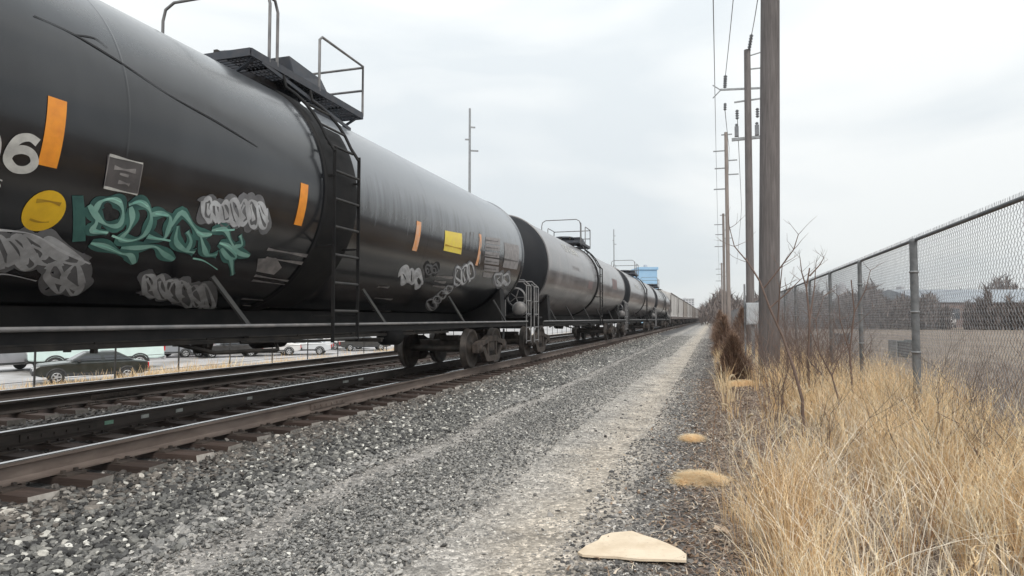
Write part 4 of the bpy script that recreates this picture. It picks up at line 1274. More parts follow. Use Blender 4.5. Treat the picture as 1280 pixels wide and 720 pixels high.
# ------------------------------------------------------------------ parked vehicles
def make_vehicle(name, label, cat, loc, rz, kind, colour, group='cars parked in the lot beyond the tracks'):
    t = thing(name, label, cat, loc, rz, group)
    W = .95
    if kind == 'suv':
        L2, low = 2.35, [(-2.35, .45), (-2.38, .95), (-2.3, 1.1), (-1.2, 1.16), (2.1, 1.2), (2.33, 1.1), (2.35, .5), (2.1, .38), (-2.1, .38)]
        cab = [(-1.15, 1.1), (-.45, 1.68), (1.9, 1.72), (2.2, 1.15)]
    elif kind == 'pickup':
        L2, low = 2.85, [(-2.85, .55), (-2.88, 1.02), (-2.75, 1.18), (-1.45, 1.24), (2.8, 1.24), (2.85, .6), (2.5, .5), (-2.5, .5)]
        cab = [(-1.4, 1.2), (-.75, 1.86), (.85, 1.88), (1.1, 1.2)]
    elif kind == 'van':
        L2, low = 2.7, [(-2.7, .45), (-2.72, .9), (-2.5, 1.15), (-1.8, 1.3), (2.65, 1.3), (2.7, .5), (2.4, .4), (-2.4, .4)]
        cab = [(-1.9, 1.25), (-1.0, 2.15), (2.6, 2.2), (2.68, 1.25)]
    else:
        L2, low = 2.3, [(-2.3, .42), (-2.3, .78), (-2.1, .88), (-1.1, .97), (1.6, 1.0), (2.28, .92), (2.3, .45), (2.0, .33), (-2.0, .33)]
        cab = [(-1.05, .94), (-.3, 1.42), (.95, 1.42), (1.75, .96)]
    pm = paint(name+'_paint', colour)
    b = MB().prism([(x, z) for x, z in low], -W, W, 'y')
    b.build('body', pm, t, bevel=.07)
    # tapered cabin
    hi = max(z for x, z in cab); cv = []
    for s in (-1, 1):
        for (x, z) in cab: cv.append((x, s*(W-.04 if z < hi-.2 else W-.2), z))
    n = len(cab)
    MB().add(cv, [tuple(range(n))[::-1], tuple(range(n, 2*n))]+[(i, (i+1) % n, (i+1) % n+n, i+n) for i in range(n)]).build('cabin', pm, t, bevel=.05)
    # side windows proud of the cabin
    (x0, z0), (x1, z1), (x2, z2), (x3, z3) = cab
    for s in (-1, 1):
        xs = np.linspace(0, 1, 3 if kind != 'van' else 4)
        for i in range(len(xs)-1):
            u0, u1 = xs[i]+.04, xs[i+1]-.03
            def pt(u, v): 
                xa = x0+.12+(x3-x0-.24)*u; xb = x1+.05+(x2-x1-.1)*u
                x = xa+(xb-xa)*v; z = z0+.1+(hi-z0-.2)*v; y = s*((W-.04)*(1-v)+(W-.2)*v+.02)
                return (x, y, z)
            q = [pt(u0, 0), pt(u1, 0), pt(u1, 1), pt(u0, 1)]; q2 = [(a, c_-s*.03, d) for a, c_, d in q]
            MB().add(q+q2, [(0, 1, 2, 3), (7, 6, 5, 4), (0, 4, 5, 1), (1, 5, 6, 2), (2, 6, 7, 3), (3, 7, 4, 0)]).build('window', M['car_glass'], t)
    for (xa, za, xb, zb, nm) in ((x0, z0, x1, z1, 'windscreen'), (x3, z3, x2, z2, 'rear_window')):
        sgn = -1 if nm == 'windscreen' else 1
        q = [(xa+(xb-xa)*.12+sgn*.02, -W+.14, za+(zb-za)*.12), (xa+(xb-xa)*.12+sgn*.02, W-.14, za+(zb-za)*.12), (xa+(xb-xa)*.9+sgn*.02, W-.26, za+(zb-za)*.9), (xa+(xb-xa)*.9+sgn*.02, -W+.26, za+(zb-za)*.9)]
        q2 = [(a-sgn*.03, b_, c_) for a, b_, c_ in q]
        MB().add(q+q2, [(0, 1, 2, 3), (7, 6, 5, 4), (0, 4, 5, 1), (1, 5, 6, 2), (2, 6, 7, 3), (3, 7, 4, 0)]).build(nm, M['car_glass'], t)
    rw = .36 if kind != 'car' else .32
    for x in (-L2*.63, L2*.6):
        for s in (-1, 1):
            wo = MB().lathe([(-.11, 0), (-.11, rw-.03), (-.08, rw), (.08, rw), (.11, rw-.03), (.11, 0)], 24, 'y').build('wheel', M['tyre'], t, (x, s*(W-.08), rw))
            rm = MB().lathe([(s*.09, rw*.62), (s*.125, rw*.62), (s*.125, rw*.55), (s*.1, rw*.5)], 20, 'y')
            for a in range(5):
                an = a*2*PI/5; rm.bar((0, s*.115, 0), (rw*.58*math.cos(an), s*.12, rw*.58*math.sin(an)), .06, .03, (0, 1, 0))
            rm.lathe([(s*.08, .08), (s*.13, .07), (s*.13, 0)], 12, 'y')
            rm.build('rim', M['alloy'], wo)
            MB().lathe([(s*(W-.16), rw+.09), (s*(W+.012), rw+.09), (s*(W+.012), rw+.02), (s*(W-.16), rw+.02)], 16, 'y', (x, 0, rw), a0=0, a1=PI).build('wheel_arch', M['plastic'], t)
    for s in (-1, 1):
        MB().box((-L2+.0, s*(W-.22), low[1][1]-.08), (.1, .34, .16)).build('headlight', M['clear_lens'], t, bevel=.02)
        MB().box((L2-.02, s*(W-.14), low[-4][1]-.2), (.1, .2, .3)).build('tail_light', M['red_lens'], t, bevel=.02)
        MB().box((x0+.45, s*(W+.09), z0+.12), (.12, .2, .13)).build('mirror', M['plastic'], t, bevel=.02)
        MB().box((0, s*(W+.006), low[-1][1]+.1), (L2*1.0, .02, .09)).build('sill_trim', M['plastic'], t)
    MB().box((-L2-.02, 0, .5), (.12, 1.7, .2)).build('bumper', M['plastic'], t, bevel=.03)
    MB().box((L2+.02, 0, .52), (.12, 1.7, .2)).build('bumper', M['plastic'] if kind != 'pickup' else M['alloy'], t, bevel=.03)
    return t
GZ = -1.4
def lot(px, py): 
    p = at_z(px, py, GZ); return (p.x, p.y, GZ)
perp = lambda px: YAW+math.atan((640-px)/F_PX)
make_vehicle('parked_car', 'dark green sedan with bright rims, nearest the track under the train', 'car', lot(114, 476), perp(114)+.1, 'car', (.004, .009, .007))
pk = make_vehicle('parked_pickup', 'pale mint white pickup truck behind the dark green sedan', 'pickup truck', lot(122, 461), perp(122)+.1, 'pickup', (.66, .80, .76)); pk.scale = (1.2, 1.1, 1.15)
make_vehicle('parked_suv', 'silver suv with red tail lights at the left edge of the lot', 'suv', lot(5, 464), perp(5)+PI+.55+PI, 'suv', (.35, .34, .36))
make_vehicle('parked_car', 'white car behind the silver suv at the far left', 'car', lot(30, 446), perp(30), 'car', (.75, .75, .76))
make_vehicle('parked_car', 'grey sedan right of the pale pickup, beyond the dry grass', 'car', lot(205, 447), perp(205)+.1, 'car', (.25, .26, .28))
make_vehicle('parked_car', 'dark red car seen under the middle of the nearest tank car', 'car', lot(255, 443), perp(255), 'car', (.16, .03, .035))
make_vehicle('parked_van', 'white van seen under the ladder of the nearest tank car', 'van', lot(318, 441), perp(318), 'van', (.75, .76, .77))
make_vehicle('parked_car', 'black car between the red car and the white van', 'car', lot(287, 446), perp(287)+.2, 'car', (.02, .02, .022))
make_vehicle('parked_car', 'white sedan seen just left of the rear wheels', 'car', lot(400, 437), perp(400), 'car', (.78, .78, .78))
make_vehicle('parked_suv', 'grey suv seen left of the white sedan near the rear wheels', 'suv', lot(362, 438), perp(362), 'suv', (.2, .21, .23))
extra = [(170, 444, 'car', (.4, .41, .43), 'small silver car just right of the pale pickup tailgate'), (228, 446, 'suv', (.3, .02, .02), 'dark red suv beyond the dry bank'), (268, 441, 'car', (.7, .7, .7), 'white car behind the red one'),
         (300, 440, 'suv', (.03, .035, .05), 'navy suv left of the white van'), (340, 444, 'car', (.62, .6, .58), 'cream car right of the white van'), (380, 443, 'car', (.55, .56, .57), 'light grey car near the ladder foot'), (430, 436, 'suv', (.6, .6, .6), 'pale suv between ladder and wheels'), (455, 438, 'car', (.03, .03, .03), 'black car nearest the rear wheels')]
for (px, py, kd, colr, lb) in extra:
    make_vehicle('parked_'+kd, lb, kd, lot(px, py), perp(px)+random.uniform(-.3, .3)+(PI if random.random() < .5 else 0), kd, colr)
make_vehicle('parked_van', 'white van standing far off in the yard beside the fence post', 'van', (*at_z(1183, 410, .2).xy, .2), 1.15, 'van', (.75, .75, .75), 'vans in the yard behind the fence')
make_vehicle('parked_van', 'white van standing far off in the yard at the right edge', 'van', (*at_z(1265, 410, .2).xy, .2), 1.05, 'van', (.78, .78, .8), 'vans in the yard behind the fence')

# ------------------------------------------------------------------ yard boxes
M['green_box'] = simple('dark_green_box', (.025, .035, .034), (.05, .06, .058), .6)
for (px, py, dep, w_, lab) in ((1126, 436, 20, .5, 'dark grey green utility box on a low post nearest the tall fence post'), (1053, 424, 30, .5, 'smaller looking utility box further back behind the fence')):
    c_ = at_depth(px, py, dep); z0 = float(height(c_.x, c_.y))
    t = thing('utility_box', lab, 'utility box', (c_.x, c_.y, z0), YAW+.1, 'utility boxes in the yard')
    zc = c_.z-z0
    MB().box((0, 0, zc), (w_, .35, w_)).build('box_body', M['green_box'], t, bevel=.02)
    MB().box((0, -.19, zc), (w_-.1, .03, w_-.1)).build('box_door', M['plastic'], t)
    fr = MB()
    for s in (-1, 1):
        fr.box((s*(w_/2+.012), -.005, zc), (.03, .37, w_+.05)); fr.box((s*(w_/2-.06), 0, zc/2-.12), (.05, .05, zc-.1))
    fr.build('box_frame', M['steel_grey'], t)

# ------------------------------------------------------------------ far buildings
M['wall_grey'] = simple('pale_far_wall', (.5, .5, .51), (.42, .42, .44), .8, 0, .3)
M['wall_brown'] = simple('brown_far_wall', (.26, .19, .17), (.21, .16, .15), .8, 0, .3)
M['roof_blue'] = simple('blue_grey_metal_roof', (.24, .27, .31), (.30, .33, .36), .5, 0, .3)
M['blue_wall'] = simple('light_blue_cladding', (.27, .46, .66), (.32, .50, .68), .6, 0, .3)
M['far_window'] = glass_dark('far_window', (.06, .07, .085))
def block(label, px0, px1, ptop, dep, depth_m, wall, roof=None, storeys=3, cols=6, gz=0.0, name='building', pitch=0, base=None):
    a = at_depth(px0, 398, dep); b = at_depth(px1, 398, dep)
    c_ = (a+b)/2; w_ = (b-a).length; top = (398-ptop)*dep/820+EYE
    t = thing(name, label, 'building', (c_.x, c_.y, gz), YAW)
    H = top-gz
    MB().box((0, depth_m/2, H/2-.5), (w_, depth_m, H+1)).build('wall', M[wall], t)
    if pitch:
        MB().prism([(-.4, H), (depth_m+.4, H), (depth_m/2, H+pitch)], -w_/2-.4, w_/2+.4, 'x').build('roof', M[roof], t)
    else:
        rf = MB().box((0, depth_m/2, H+.3), (w_+.5, depth_m+.5, .6)); rf.build('roof', M[roof or wall], t)
        MB().box((w_*.2, depth_m/2, H+1.1), (w_*.12, 2, 1.1)).build('roof_unit', M['wall_grey'], t)
    sh = H/max(storeys, 1)
    for i in range(cols):
        for j in range(storeys):
            x = -w_/2+w_*(i+.5)/cols
            wo = MB().box((x, -.03, sh*(j+.55)), (w_/cols*.5, .12, sh*.42)).build('window', M['far_window'], t)
    return t
block('light blue office block rising above the middle of the train', 799, 822, 337, 150, 14, 'blue_wall', 'blue_wall', 1, 0, -1.4)
block('pale grey city tower farthest down the line', 850, 868, 374, 520, 30, 'wall_grey', 'wall_grey', 10, 5, 0)
block('lower pale grey city block right of the tower at the vanishing point', 868, 884, 386, 560, 30, 'wall_grey', 'wall_grey', 6, 5, 0)
block('long low warehouse with blue grey roof behind the right end of the fence', 1168, 1420, 378, 105, 24, 'wall_brown', 'roof_blue', 1, 14, .1, pitch=2.6)
block('small brown building with a flat roof behind the tall fence post', 1128, 1160, 366, 140, 14, 'wall_brown', 'wall_grey', 2, 4, .1)
sl = at_depth(1053, 398, 200)
t = thing('water_tank', 'slim grey silo above the bare trees behind the fence', 'silo', (sl.x, sl.y, 0))
MB().lathe([(0, 1.3), (11.5, 1.3), (12.6, .4), (12.7, 0)], 20, 'z').build('silo_shell', M['wall_grey'], t)
MB().tube([(-1.4, 0, 0), (-1.4, 0, 12)], .15, 6).build('silo_ladder', M['steel_grey'], t)

# ------------------------------------------------------------------ vegetation
def leafmat(name, stops, scale=2.5, rough=.8, trans=.25):
    t = NT(name)
    at = t.n('ShaderNodeAttribute', attribute_name='tone')
    c = t.ramp(at.outputs['Fac'], stops)
    n = t.noise(t.coord((1, 1, 1), 'World'), scale, 3)
    c = t.mix(1.0, c, t.ramp(n, [(.3, .8), (.7, 1.15)]), 'MULTIPLY')
    t.col(c); t.rough(rough)
    tr = t.n('ShaderNodeBsdfTranslucent'); t.l(c, tr.inputs['Color'])
    ms = t.n('ShaderNodeMixShader'); ms.inputs[0].default_value = trans
    t.l(t.b.outputs[0], ms.inputs[1]); t.l(tr.outputs[0], ms.inputs[2]); t.l(ms.outputs[0], t.o.inputs['Surface'])
    return t.m
M['straw'] = leafmat('dry_straw', [(0, (.30, .17, .09)), (.25, (.58, .38, .20)), (.55, (.80, .58, .33)), (.8, (.87, .70, .45)), (1, (.90, .83, .68))])
M['pale_stem'] = leafmat('pale_stem', [(0, (.5, .42, .34)), (.6, (.72, .62, .49)), (1, (.86, .78, .65))], trans=.1)
M['stem'] = leafmat('grey_weed_stem', [(0, (.13, .10, .085)), (.4, (.30, .24, .20)), (.75, (.52, .43, .34)), (1, (.74, .64, .51))], trans=.0)
M['twig'] = leafmat('reddish_twig', [(0, (.16, .11, .09)), (.5, (.24, .17, .14)), (1, (.36, .27, .22))], trans=0)
M['rust_needle'] = leafmat('rusty_needles', [(0, (.09, .05, .035)), (.35, (.21, .125, .085)), (.75, (.38, .25, .17)), (1, (.58, .44, .32))], trans=.15)
M['twig_leaf'] = leafmat('dead_leaf', [(0, (.10, .065, .045)), (.5, (.23, .15, .10)), (.85, (.36, .26, .18)), (1, (.55, .44, .32))], trans=.1)
M['far_twig'] = leafmat('far_bare_wood', [(0, (.09, .075, .07)), (.5, (.15, .12, .11)), (1, (.22, .18, .16))], 1, trans=0)

def blades(name, base, h, w_, lean, curl, tone, mat, label, seg=4, kind='stuff', parent=None):
    """vectorised ribbon blades. base (n,3), h, w_, lean (n,2 = direction * horizontal reach), curl (drop of tip)"""
    n = len(base); t_ = np.linspace(0, 1, seg+1)
    ang = rng.uniform(0, PI, n); side = np.stack([np.cos(ang), np.sin(ang), np.zeros(n)], 1)
    V = np.zeros((n, seg+1, 2, 3))
    for k, tt in enumerate(t_):
        c_ = base.copy()
        c_[:, 0] += lean[:, 0]*tt**1.8; c_[:, 1] += lean[:, 1]*tt**1.8
        c_[:, 2] += h*(tt-curl*tt**3)
        ww = (w_*(1-.85*tt**1.5))[:, None]/2
        V[:, k, 0] = c_-side*ww; V[:, k, 1] = c_+side*ww
    idx = np.arange(n)[:, None]*(2*(seg+1))
    Fs = []
    for k in range(seg): Fs.append(idx+np.array([2*k, 2*k+1, 2*k+3, 2*k+2])[None])
    Fs = np.stack(Fs, 1).reshape(-1, 4)
    me = bpy.data.meshes.new(name)
    vv = V.reshape(-1, 3)
    me.vertices.add(len(vv)); me.vertices.foreach_set('co', vv.astype('f').ravel())
    me.loops.add(Fs.size); me.loops.foreach_set('vertex_index', Fs.astype('i').ravel())
    me.polygons.add(len(Fs)); me.polygons.foreach_set('loop_start', np.arange(0, Fs.size, 4, dtype='i'))
    me.update(calc_edges=True)
    a = me.attributes.new('tone', 'FLOAT', 'POINT'); a.data.foreach_set('value', np.repeat(tone, 2*(seg+1)).astype('f'))
    me.materials.append(mat)
    o = bpy.data.objects.new(name, me); C.objects.link(o)
    if parent: o.parent = parent
    if kind: o['kind'] = kind
    if label: o['label'] = label
    return o

def tuft_field(n_tufts, per, region, hr, spread, keep=None, tone=(.3, .9)):
    cx = rng.uniform(region[0], region[1], n_tufts); cy = region[2]+(region[3]-region[2])*rng.random(n_tufts)**1.2
    if keep is not None:
        k = rng.random(n_tufts) < keep(cx, cy); cx, cy = cx[k], cy[k]
    n = len(cx)*per; cx = np.repeat(cx, per); cy = np.repeat(cy, per)
    th = np.repeat(rng.uniform(hr[0], hr[1], len(cx)//per), per)
    a = rng.uniform(0, 2*PI, n); r_ = spread*np.sqrt(rng.random(n))
    x = cx+r_*np.cos(a); y = cy+r_*np.sin(a)
    h = th*rng.uniform(.55, 1.1, n)
    wind = rng.normal(0, .12, (n, 2))
    ln = np.stack([np.cos(a), np.sin(a)], 1)*(h*rng.uniform(.05, .55, n))[:, None]+wind*h[:, None]
    tn = np.clip(np.repeat(rng.uniform(tone[0], tone[1], n//per), per)+rng.normal(0, .13, n), 0, 1)
    return np.stack([x, y, height(x, y)-.01], 1), h, ln, tn

def keep_main(x, y):
    # grass starts right of a ragged edge; thin over the litter patch in front of the thick pole
    edge = .08+.14*np.sin(y*1.9)+.10*np.sin(y*4.3+1)+.5*smooth(4.3, 7.5, y)
    d = smooth(edge-.05, edge+.3, x)
    bare = smooth(7.2, 8.3, y)*(1-smooth(1.0, 1.45, x))
    fade = 1-.75*smooth(14, 20, y)
    return np.clip(np.maximum(d*(1-.93*bare)*fade, .10*(x > .15)), 0, 1)
def patchy(x, y): return vnoise(x*1.3+2, y*1.1, 2.1)
def keep_gold(x, y):
    # golden tufts: a band at the gravel edge, and the strip along the fence
    k = keep_main(x, y)
    edgeband = 1-smooth(.55, .85, x+.12*np.sin(y*2.3)-.5*smooth(4.3, 7.5, y))
    fenceband = smooth(1.15, 1.55, x+.1*np.sin(y*3.1))*smooth(3.6, 4.6, y)
    return k*np.clip(.10+.85*np.maximum(edgeband*(y < 7.4), fenceband)+.45*patchy(x, y), .02, 1)
b_, h_, l_, t_ = tuft_field(1150, 20, (.0, 2.45, 2.2, 9.5), (.35, .85), .07, keep_gold, (.1, 1.0))
blades('dry_grass', b_, h_, rng.uniform(.003, .008, len(h_)), l_, rng.uniform(.0, .6, len(h_)), t_, M['straw'], 'tall golden dry grass in tufts in front of the fence')
b_, h_, l_, t_ = tuft_field(1500, 18, (.0, 3.3, 9.5, 30), (.45, .85), .13, keep_main, (.3, .85))
blades('dry_grass', b_, h_, rng.uniform(.006, .013, len(h_)), l_, rng.uniform(.0, .5, len(h_)), t_, M['straw'], 'golden dry grass further along the fence line')
def keep_fence(x, y): return smooth(1.3, 1.8, x)
b_, h_, l_, t_ = tuft_field(240, 24, (1.1, 2.6, 3.6, 11), (.6, 1.0), .09, keep_fence, (.5, .95))
blades('dry_grass', b_, h_, rng.uniform(.004, .008, len(h_)), l_, rng.uniform(.0, .5, len(h_)), t_, M['straw'], 'taller pale gold grass against the fence foot')
# pale single stems, thicker, leaning every way across the middle of the patch
n = 2600
x = rng.uniform(.15, 2.3, n); y = 2.3+7.5*rng.random(n)**1.2
k = rng.random(n) < keep_main(x, y); x, y = x[k], y[k]; n = len(x)
a = rng.uniform(0, 2*PI, n); h = rng.uniform(.2, .7, n); L_ = h*rng.uniform(.1, 1.3, n)
blades('pale_stems', np.stack([x, y, height(x, y)], 1), h, rng.uniform(.005, .011, n), np.stack([np.cos(a), np.sin(a)], 1)*L_[:, None], rng.uniform(0, .45, n), rng.uniform(.6, 1, n), M['pale_stem'], 'pale leaning single stems across the middle of the grass', seg=5)
# feathery seed heads on taller culms
n = 420
x = rng.uniform(.05, 2.35, n); y = 2.4+8.5*rng.random(n)**1.1
k = rng.random(n) < keep_main(x, y); x, y = x[k], y[k]; n = len(x)
a = rng.uniform(0, 2*PI, n); h = rng.uniform(.55, .95, n); ln = np.stack([np.cos(a), np.sin(a)], 1)*(h*rng.uniform(.05, .4, n))[:, None]
base = np.stack([x, y, height(x, y)], 1)
blades('seeding_culms', base, h, rng.uniform(.004, .006, n), ln, rng.uniform(0, .25, n), rng.uniform(.5, 1, n), M['straw'], 'taller culms carrying feathery seed heads', seg=5)
m_ = 26; tt = np.tile(np.linspace(.74, 1, m_), n); hb_ = np.repeat(h, m_); bb_ = np.repeat(base, m_, 0); ll_ = np.repeat(ln, m_, 0)
pts_ = bb_.copy(); pts_[:, 0] += ll_[:, 0]*tt**1.8; pts_[:, 1] += ll_[:, 1]*tt**1.8; pts_[:, 2] += hb_*tt*.97
a = rng.uniform(0, 2*PI, n*m_)
blades('seed_heads', pts_, rng.uniform(.005, .05, n*m_), rng.uniform(.003, .006, n*m_), np.stack([np.cos(a), np.sin(a)], 1)*rng.uniform(.01, .035, n*m_)[:, None], rng.uniform(0, .6, n*m_), rng.uniform(.45, .95, n*m_), M['straw'], 'feathery dry seed heads above the grass', seg=2)
# matted flattened straw and pale crossing stems
n = 26000
x = rng.uniform(-.1, 2.9, n); y = 2.3+9*rng.random(n)**1.3
k = rng.random(n) < np.clip(keep_main(x, y)+.15, 0, 1); x, y = x[k], y[k]; n = len(x)
a = rng.uniform(0, 2*PI, n); h = rng.uniform(.03, .26, n); L_ = rng.uniform(.1, .5, n)
blades('matted_straw', np.stack([x, y, height(x, y)], 1), h, rng.uniform(.003, .008, n), np.stack([np.cos(a), np.sin(a)], 1)*L_[:, None], rng.uniform(.3, .9, n), rng.uniform(.15, 1, n), M['stem'], 'matted grey and straw coloured stems lying under the grass')
n = 24000
x = rng.uniform(-.65, 2.4, n); y = 2.2+14*rng.random(n)**1.2
a = rng.uniform(0, 2*PI, n); L_ = rng.uniform(.03, .16, n)
k = rng.random(n) < smooth(-.7, .3, x); x, y, a, L_ = x[k], y[k], a[k], L_[k]; n = len(x)
blades('leaf_litter', np.stack([x, y, height(x, y)+.012], 1), rng.uniform(.005, .04, n), rng.uniform(.004, .018, n), np.stack([np.cos(a), np.sin(a)], 1)*L_[:, None], rng.uniform(.3, 1, n), rng.uniform(0, 1, n), M['stem'], 'dead leaves and twigs littering the verge', seg=2)
n = 15000
x = rng.normal(.3, .4, n); y = 2.2+16*rng.random(n)**1.3
a = rng.uniform(0, 2*PI, n); L_ = rng.uniform(.015, .06, n)
blades('dead_leaves', np.stack([x, y, height(x, y)+.01], 1), rng.uniform(.003, .03, n), rng.uniform(.012, .035, n), np.stack([np.cos(a), np.sin(a)], 1)*L_[:, None], rng.uniform(-.5, .8, n), rng.uniform(.1, 1, n), M['twig_leaf'], 'curled brown dead leaves along the verge edge', seg=2)
# weeds and dry grass on the far bank
n = 70000
x = rng.uniform(-23.5, -12.6, n); y = rng.uniform(6, 60, n); k = in_view(x, y); x, y = x[k], y[k]; n = len(x)
blades('bank_grass', np.stack([x, y, height(x, y)], 1), rng.uniform(.05, .3, n)*(1+.8*(vnoise(x, y, .5) > .2)+2.6*((x < -17.5)&(y > 13.5)&(y < 36))), rng.uniform(.01, .035, n), rng.normal(0, .1, (n, 2)), rng.uniform(0, .5, n), rng.uniform(.3, .9, n), M['straw'], 'short dry grass on the bank beyond the tracks', seg=2)

# dead weeds over the yard, thick just behind the fence
n = 26000
x = 2.6+np.abs(rng.normal(0, 1, n))*3.2; y = 5+rng.random(n)**1.5*60
k = vnoise(x*.8, y*.5, 1.3) > rng.normal(-.1, .35, n); x, y = x[k], y[k]; n = len(x)
blades('yard_weeds', np.stack([x, y, height(x, y)], 1), rng.uniform(.06, .42, n), rng.uniform(.006, .014, n), rng.normal(0, .09, (n, 2)), rng.uniform(0, .5, n), rng.uniform(.0, .75, n), M['stem'], 'dead brown weeds standing in the yard behind the fence', seg=3)
# straw mounds lying on the verge
def straw_mound(px, py, rx, ry, hh, lab):
    p = at_z(px, py, .02); n = 7000
    a = rng.uniform(0, 2*PI, n); r_ = np.sqrt(rng.random(n))*rng.uniform(.8, 1.25, n)
    wob = 1+.18*np.sin(3*a+px)+.1*np.sin(7*a)
    x = p.x+rx*r_*wob*np.cos(a); y = p.y+ry*r_*wob*np.sin(a); z = height(x, y)+hh*np.maximum(1-r_**2, 0)+.004
    d = rng.normal(0, .8, n)+.3+1.2*np.sin(x*19+y*13)
    L_ = rng.uniform(.06, .17, n)
    root = thing('straw_mound', lab, 'straw clump', (0, 0, 0), 0, 'clumps of flattened straw')
    # a rounded thatch body under the strands
    m = MB(); nn = 22; ringv = [(p.x, p.y, float(height(p.x, p.y))+hh)]
    for q in (.45, .8, 1.0):
        for k in range(nn):
            aa_ = 2*PI*k/nn; w2 = 1+.18*math.sin(3*aa_+px)+.1*math.sin(7*aa_)
            xx, yy = p.x+rx*q*w2*math.cos(aa_), p.y+ry*q*w2*math.sin(aa_)
            ringv.append((xx, yy, float(height(xx, yy))+hh*(1-q*q)-.004))
    fs = [(0, 1+k, 1+(k+1) % nn) for k in range(nn)]
    for g_ in range(2):
        fs += [(1+g_*nn+k, 1+(g_+1)*nn+k, 1+(g_+1)*nn+(k+1) % nn, 1+g_*nn+(k+1) % nn) for k in range(nn)]
    m.add(ringv, fs, True); m.build('thatch', simple('thatch_straw', (.80, .58, .33), (.68, .48, .26), .9, 0, 30, bump=.6), root)
    blades('straw_strands', np.stack([x, y, z], 1), rng.uniform(.0, .06, n), rng.uniform(.002, .005, n), np.stack([np.cos(d+PI*(rng.random(n) > .5)), np.sin(d)], 1)*L_[:, None], rng.uniform(.2, .8, n), rng.uniform(.5, .95, n), M['straw'], None, seg=3, kind='stuff', parent=root)
straw_mound(876, 600, .23, .28, .055, 'golden flattened straw clump on the gravel edge, largest of the clumps')
straw_mound(925, 484, .34, .45, .10, 'straw clump lying in front of the rusty bush')
straw_mound(866, 548, .09, .14, .04, 'smallest straw clump, between the other two')

# foxtail seed heads drooping over the verge
M['foxtail'] = leafmat('foxtail_head', [(0, (.5, .4, .27)), (1, (.72, .63, .48))])
FOX = ['beside the rusty bush', 'in front of the rusty bush', 'nearest the gravel edge', 'at the foot of the thick pole', 'left of the thin leaning sapling', 'before the littered patch', 'right of the knotty sapling', 'on the littered patch', 'at the tall fence post', 'in the middle golden grass', 'where the golden grass begins']
for i, (px, py, dep) in enumerate(((905, 470, 11), (925, 468, 10), (888, 505, 8), (1004, 478, 9), (1000, 505, 8), (955, 500, 9.5), (1022, 486, 9), (948, 520, 7.5), (1180, 560, 6), (1040, 540, 7), (980, 540, 7))):
    b = at_depth(px, 398, dep); z0 = float(height(b.x, b.y)); top = at_depth(px, py, dep).z
    t = thing('foxtail_stalk', 'drooping dry foxtail stalk '+FOX[i], 'dry weed', (b.x, b.y, z0), random.random()*6, 'drooping foxtail stalks')
    H = max(.35, top-z0); q = [(0, 0, 0), (.02, 0, H*.5), (.06, 0, H*.85), (.12, 0, H), (.19, 0, H*.98), (.24, 0, H*.88)]
    MB().tube(q[:4], [.004, .0035, .003, .002], 5).build('stalk', M['straw'], t)
    MB().tube([q[3], ((q[3][0]+q[4][0])/2, 0, H*1.0), q[4], q[5]], [.004, .014, .016, .005], 7).build('seed_head', M['foxtail'], t)

def branching(mb, p, d, L, r, depth, rnd, nseg=5, up=.12, wig=.25, kids=(2, 4), shrink=.62):
    pts = [Vector(p)]; d = Vector(d).normalized(); seg = L/nseg
    for k in range(nseg):
        d = (d+Vector((rnd.gauss(0, wig), rnd.gauss(0, wig), rnd.gauss(0, wig*.6)+up))*.35).normalized()
        pts.append(pts[-1]+d*seg)
    mb.tube(pts, [r*(1-.55*k/nseg) for k in range(nseg+1)], 6 if r > .006 else 4, False)
    if depth <= 0: return
    for _ in range(rnd.randint(*kids)):
        k = rnd.randint(2, nseg); q = pts[k]
        a = rnd.uniform(0, 2*PI); sp = rnd.uniform(.5, 1.1)
        dd_ = (d+Vector((math.cos(a)*sp, math.sin(a)*sp, rnd.uniform(-.1, .4)))).normalized()
        branching(mb, q, dd_, L*shrink*rnd.uniform(.6, 1.1), r*.5, depth-1, rnd, nseg, up, wig, kids, shrink)
def sapling(p, lean, H, r, seed, label, depth=3, stems=1, name='bare_sapling', cat='sapling', m='twig', kids=(2, 4), spread=.25, leafy=0, group=None):
    rnd = random.Random(seed); z0 = float(height(p[0], p[1]))
    t = thing(name, label, cat, (p[0], p[1], z0-.03), 0, group)
    for s_ in range(stems):
        mb = MB()
        d = Vector((lean[0]+rnd.gauss(0, spread), lean[1]+rnd.gauss(0, spread), 1))
        branching(mb, (rnd.gauss(0, .04*stems**.5), rnd.gauss(0, .04*stems**.5), 0), d, H*(.75+.35*rnd.random())*.6, r*(.7+.5*rnd.random()), depth, rnd, kids=kids)
        o = mb.build('stem', M[m], t)
    return t
# the leaning sapling in front of the thick pole: traced trunk with real depth
def traced(points, r, name, root, mat='twig'):
    mb = MB(); P = [Vector(p) for p in points]
    mb.tube(P, [r*(1-.6*k/(len(P)-1)) for k in range(len(P))], 7)
    return mb.build(name, M[mat], root)
def traced_tree(label, trunk, branches, dep, r, seed):
    P = [at_depth(x, y, dep+dz) for x, y, dz in trunk]; base = P[0].copy(); base.z = float(height(base.x, base.y))-.05
    root = thing('bare_sapling', label, 'sapling', base, 0, 'bare saplings by the fence')
    P = [Vector((0, 0, 0))]+[p-base for p in P[0:]]
    traced(P, r, 'trunk', root)
    rnd = random.Random(seed)
    for b in branches:
        Q = [at_depth(x, y, dep+dz)-base for x, y, dz in b]
        br = traced(Q, r*.5, 'branch', root)
        mb = MB()
        for q in Q[1:]:
            for _ in range(2):
                branching(mb, q, (rnd.gauss(0, 1), rnd.gauss(0, 1), .6), .22, .004, 1, rnd, 4, kids=(1, 2))
        mb.build('twig', M['twig'], br, kind='stuff')
